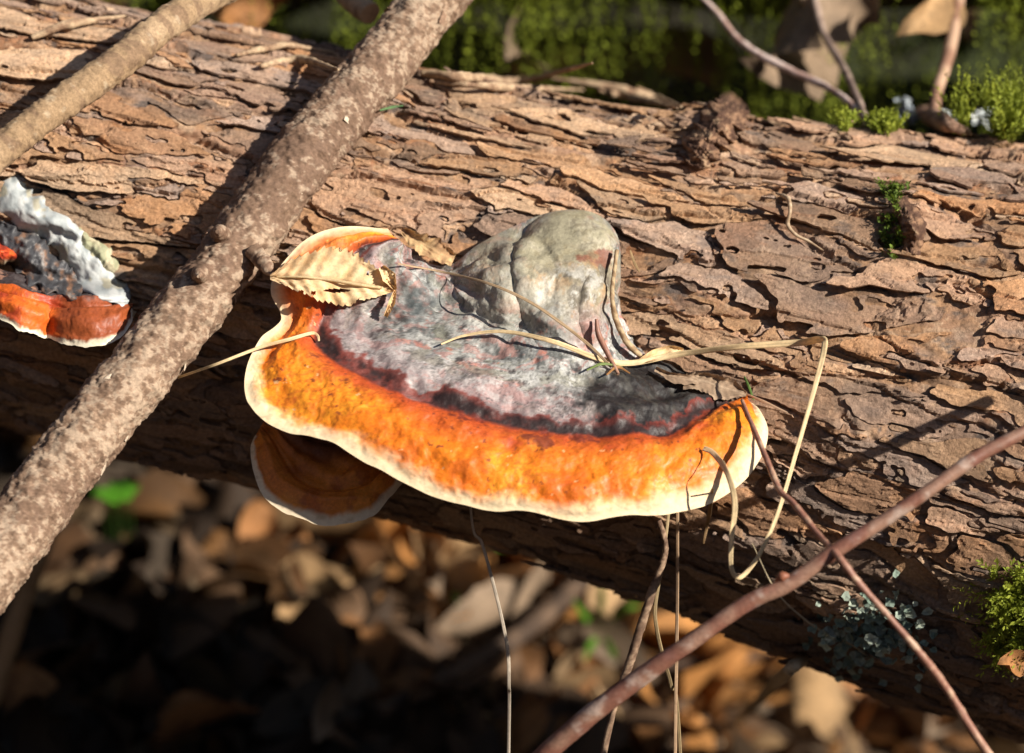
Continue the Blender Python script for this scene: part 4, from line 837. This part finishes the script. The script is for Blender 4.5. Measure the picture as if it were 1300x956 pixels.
# mossy log behind, with drooping shoots
a = np.linspace(-1.15, 1.15, 240); t = np.linspace(0, 2*math.pi, 60); A, T = np.meshgrid(a, t, indexing='ij'); b1 = nrm(np.cross(BLD, [0, 0, 1])); b2 = np.cross(b1, BLD)
rr = BLR+.012*fbm(A/.06, T*2, 0, 961, 4); G = BLC+A[..., None]*BLD+rr[..., None]*(np.cos(T)[..., None]*b1+np.sin(T)[..., None]*b2)
ML = empty('mossy_log', BLC, 'dark fallen log hung with drooping green moss behind the main log', 'log')
nz = fbm(A/.03, T*2, 0, 965, 4); link_mesh('bark', G, quads(240, 60), M_bark, ML, mix(np.array([.045, .032, .022]), np.array([.05, .075, .014]), sst(-.2, .3, nz)))
stems = []
for i in range(4200):
    al = random.uniform(-.75, .35); an_ = random.uniform(math.radians(-150), math.radians(60))
    dens = float(fbm(al/.05+7, an_*.9, 0, 971, 3))+.12
    if random.random() > .30+1.2*dens: continue
    dirr = -math.cos(an_)*np.array([0, 1, 0])*1.0+math.sin(an_)*np.array([0, 0, 1]); p = BLC+al*BLD+dirr*(BLR*.98)
    stems.append((p, dirr*.8+np.array([random.gauss(.1, .3), -.35, -.35]), random.uniform(.022, .045)*(1+.9*max(0, dens)), random.uniform(.6, 1.2)))
for i in range(1500):
    al = random.uniform(-.75, .35); an_ = random.uniform(math.radians(-75), math.radians(0)); dens = float(fbm(al/.045+3, an_*1.2, 0, 973, 3))
    if random.random() > .22+1.5*dens: continue
    dirr = -math.cos(an_)*np.array([0, 1, 0])+math.sin(an_)*np.array([0, 0, 1]); p = BLC+al*BLD+dirr*(BLR*.98)
    stems.append((p, dirr*.8+np.array([random.gauss(.0, .25), -.1, -.3]), random.uniform(.03, .05), random.uniform(1.0, 1.6)))
link_m = moss_obj('moss', stems, 26, .0055, .0014, DK if False else ((.09, .13, .012), (.36, .42, .04)), '', parent=ML, seed=7)
# moss carpet on the bank further back
stems = []
for i in range(3200):
    x = random.uniform(-.35, 1.0); y = random.uniform(.52, 1.1); 
    if noise(x/.09, y/.09, 0, 981) < -.15: continue
    stems.append((np.array([x, y, float(gz(x, y))-.012]), np.array([random.gauss(0, .5), random.gauss(-.2, .5), 1]), random.uniform(.015, .04), .3))
moss_obj('moss_carpet', stems, 10, .009, .003, ((.020, .036, .006), (.07, .11, .012)), 'blurred green moss carpet on the bank behind both logs', kind='stuff', seed=8)
# things in the gap behind the log
o = tube('twig', PX([(880,-15,1.20),(912,18,1.19),(935,48,1.18),(965,70,1.17),(1005,90,1.16),(1040,106,1.15),(1068,122,1.13),(1098,150,1.10),(1112,172,1.075)]), [.0010, .0014, .0016, .0019, .0017, .0016, .0014, .0012], M_red, lambda L, th, nz, q: mix(np.array([.38, .24, .20]), np.array([.66, .52, .46]), sst(-.3, .3, nz)), n=120, m=10, rel=.25, relscale=.005, seed=301, put=False)
tag(o, 'pale pinkish bare twig reaching down behind the crest of the log', 'twig')
o = tube('forked_twig', PX([(1030,-20,1.22),(1045,40,1.2),(1070,84,1.17),(1090,128,1.12),(1104,168,1.075)]), [.0018, .002, .0018, .0013], M_branch, lambda L, th, nz, q: mix(np.array([.16, .11, .09]), np.array([.34, .25, .2]), sst(-.3, .3, nz)), n=60, m=10, rel=.2, relscale=.006, seed=302, put=False); tag(o, 'dark stalk slanting down to meet the pale pinkish twig behind the log', 'twig')
o = tube('upright_stem', PX([(1222,-40,1.22),(1214,20,1.2),(1204,70,1.18),(1190,115,1.16),(1186,150,1.15)]), [.0032, .0028, .0027, .0027, .0026], M_branch, lambda L, th, nz, q: mix(np.array([.24, .13, .085]), np.array([.42, .27, .18]), sst(-.3, .3, nz+.4*np.sin(L/.006))), n=80, m=12, rel=.12, relscale=.008, seed=303, put=False); tag(o, 'brown jointed stem standing behind the moss on the crest of the log', 'stem')
for i, (x, y, d, k, rot, sc, lb) in enumerate([(1005,45,1.26,8,(1.35,.2,1.3),1.35,'large drooping grey brown leaf hanging behind the pale pinkish twig'),(1058,8,1.24,9,(1.2,.5,.3),.9,'curled grey leaf hanging just under the mossy log'),(1180,2,1.2,4,(1.2,-.4,1.1),.75,'pale withered leaf at the top of the brown jointed stem'),(650,60,1.34,9,(1.2,.2,1.7),.85,'slender upright buff leaf in the gap behind the log crest'),(690,80,1.4,5,(1.0,.1,.7),.7,'tan leaf blurred behind the bark splinter of the log'),(800,90,1.45,10,(.9,.3,.4),1.0,'greyish leaf in the shade behind the middle of the log crest'),(845,80,1.5,8,(.8,.1,2.4),1.1,'broad buff leaf in the dark hollow under the mossy log'),(760,55,1.55,12,(.9,.3,2.9),1.1,'dim brown leaf deep in the hollow under the mossy log'),(300,10,1.3,0,(1,.2,.6),.9,'reddish brown leaf between the slim branch and the thick branch')]):
    o = place_leaf(k, P(float(x), float(y), d), rot, sc, lb, 'x', 'withered_leaf'); del o['group']
# cut twig end hanging at the top beside the thick branch
o = tube('cut_twig', PX([(395,-60,1.12),(430,-20,1.1),(452,5,1.085),(470,18,1.078)]), [.0052, .0052, .0054, .0050], M_branch, thincol, n=50, m=16, rel=.12, relscale=.006, seed=305, put=False); tag(o, 'short broken twig end beside the top of the thick mottled branch', 'twig')
# lichens
def lichen(name, cx, cy, n, spread, size, cols, label, lift=.001):
    vs, fs, cs = [], [], []; off = 0
    for i in range(n):
        x = random.gauss(cx, spread[0]); y = random.gauss(cy, spread[1]); p = P(x, y, surf(x, y)-lift*random.uniform(.3, 2)); k = 9; nd = nrm(rng.normal(size=3)*.8-f_+np.array([0, 0, .6])); a_ = nrm(np.cross(nd, rng.normal(size=3))); b_ = np.cross(nd, a_); r = size*random.uniform(.5, 1.3)
        ring = [p+(a_*math.cos(q)+b_*math.sin(q))*r*random.uniform(.6, 1.15)+nd*r*random.uniform(.0, .6) for q in np.linspace(0, 2*math.pi, k, endpoint=False)]
        vs += [p]+ring; fs += [(off, off+1+j, off+1+(j+1) % k) for j in range(k)]; off += k+1; cc = np.array(random.choice(cols))*random.uniform(.75, 1.15); cs += [cc*.7]+[cc]*k
    o = link_mesh(name, np.array(vs), np.array(fs), M_lich, None, np.array(cs), smooth=False); return tag(o, label, 'lichen', kind='stuff')
WHT = [(.62, .66, .64), (.5, .55, .55), (.7, .72, .68)]; GRN = [(.20, .26, .21), (.28, .33, .27), (.14, .19, .15), (.34, .38, .30)]
lichen('lichen', 1152, 142, 26, (9, 7), .0022, [(.34, .38, .42), (.5, .54, .56), (.22, .25, .28)], 'blue grey lichen tuft on the crest between the moss clumps', .004)
lichen('lichen', 1203, 156, 70, (5, 4), .0019, WHT, 'white crinkled lichen beside the curled bark chip on the crest', .004)
lichen('lichen', 1258, 150, 24, (12, 6), .0024, WHT, 'white lichen flecks in the deep moss cushion', .010)
lichen('lichen', 1110, 812, 190, (32, 24), .0022, GRN, 'grey green leafy lichen patch on the dark underside of the log', .003)
lichen('lichen', 1056, 806, 14, (8, 5), .0028, [(.5, .58, .50), (.36, .44, .36)], 'pale green lichen rosette beside the grey green patch under the log', .004)
def chipcol(px, py, nz): return mix(np.array([.16, .09, .06]), np.array([.32, .20, .13]), sst(-.2, .4, fbm(px/8, py/8, 0, 655, 3)))
cw = onsurf([(1168,140,.012), (1180,146,.010), (1200,156,.007), (1228,168,.003)])
o = tube('bark_chip', cw, [.002, .0036, .0036, .0015], M_bark, lambda L, th, nz, q: mix(np.array([.14, .08, .055]), np.array([.34, .22, .15]), sst(-.3, .3, nz)), n=40, m=10, rel=.35, relscale=.006, seed=306, put=False); tag(o, 'curled brown bark chip propped between moss and lichen on the crest', 'bark')
# fresh green growth on the ground
def green(pts, w, label, seed, c=(.13, .30, .03)): ribbon('green_grass', np.array([gpt(x, y, z) for x, y, z in pts]), w, c, label, 'grass', n=30, seed=seed, mat=M_green, world=True)
for i, pts in enumerate([[(760,795,.01),(763,760,.05),(762,735,.08)], [(765,800,.01),(790,775,.04),(815,768,.05)], [(762,800,.01),(775,825,.03),(782,840,.02)], [(758,800,.01),(740,780,.04),(728,760,.05)], [(760,805,.01),(750,820,.03),(742,838,.03)]]):
    green(pts, [.003, .005, .001], ('green grass blade of the tuft growing below the big bracket',)[0], 400+i)
for o in list(COL.objects):
    if o.name.startswith('green_grass'): o['group'] = 'green grass tuft below the big bracket'
green([(622,690,.03),(632,688,.05),(645,694,.04)], [.004, .010, .004], 'small bright green leaf just under the log below the big bracket', 410)
green([(580,772,.02),(578,755,.05)], [.003, .004], 'short green shoot among sunlit leaves below the log', 411)
CL = empty('seedling', O, 'small bright green seedling between the thick branch and the log base', 'plant')
for i, (x, y) in enumerate([(132,626),(148,620),(164,618),(142,632),(156,628)]):
    c = gpt(x, y, .06); a_ = np.linspace(0, 2*math.pi, 12, endpoint=False); r = .0062*(1+.15*np.cos(2*a_))
    V = np.vstack([[c], c+np.stack([np.cos(a_)*r, np.sin(a_)*r, .0015*np.cos(3*a_)], 1)+0]); link_mesh('leaf', np.vstack([V, V-[0, 0, .0004]]), np.array([[0, 1+j, 1+(j+1) % 12] for j in range(12)]+[[13, 14+(j+1) % 12, 14+j] for j in range(12)]), M_green, CL, np.tile([.10, .30, .02], (26, 1)))
    b = c-np.array([0, 0, .07]); link_mesh('stalk', np.array([c+[.0005, 0, 0], c-[.0005, 0, 0], c+[0, .0008, 0], b+[.0005, 0, 0], b-[.0005, 0, 0], b+[0, .0008, 0]]), [(0, 1, 4, 3), (1, 2, 5, 4), (2, 0, 3, 5)], M_green, CL, np.tile([.04, .08, .015], (6, 1)))
# SPLIT_D
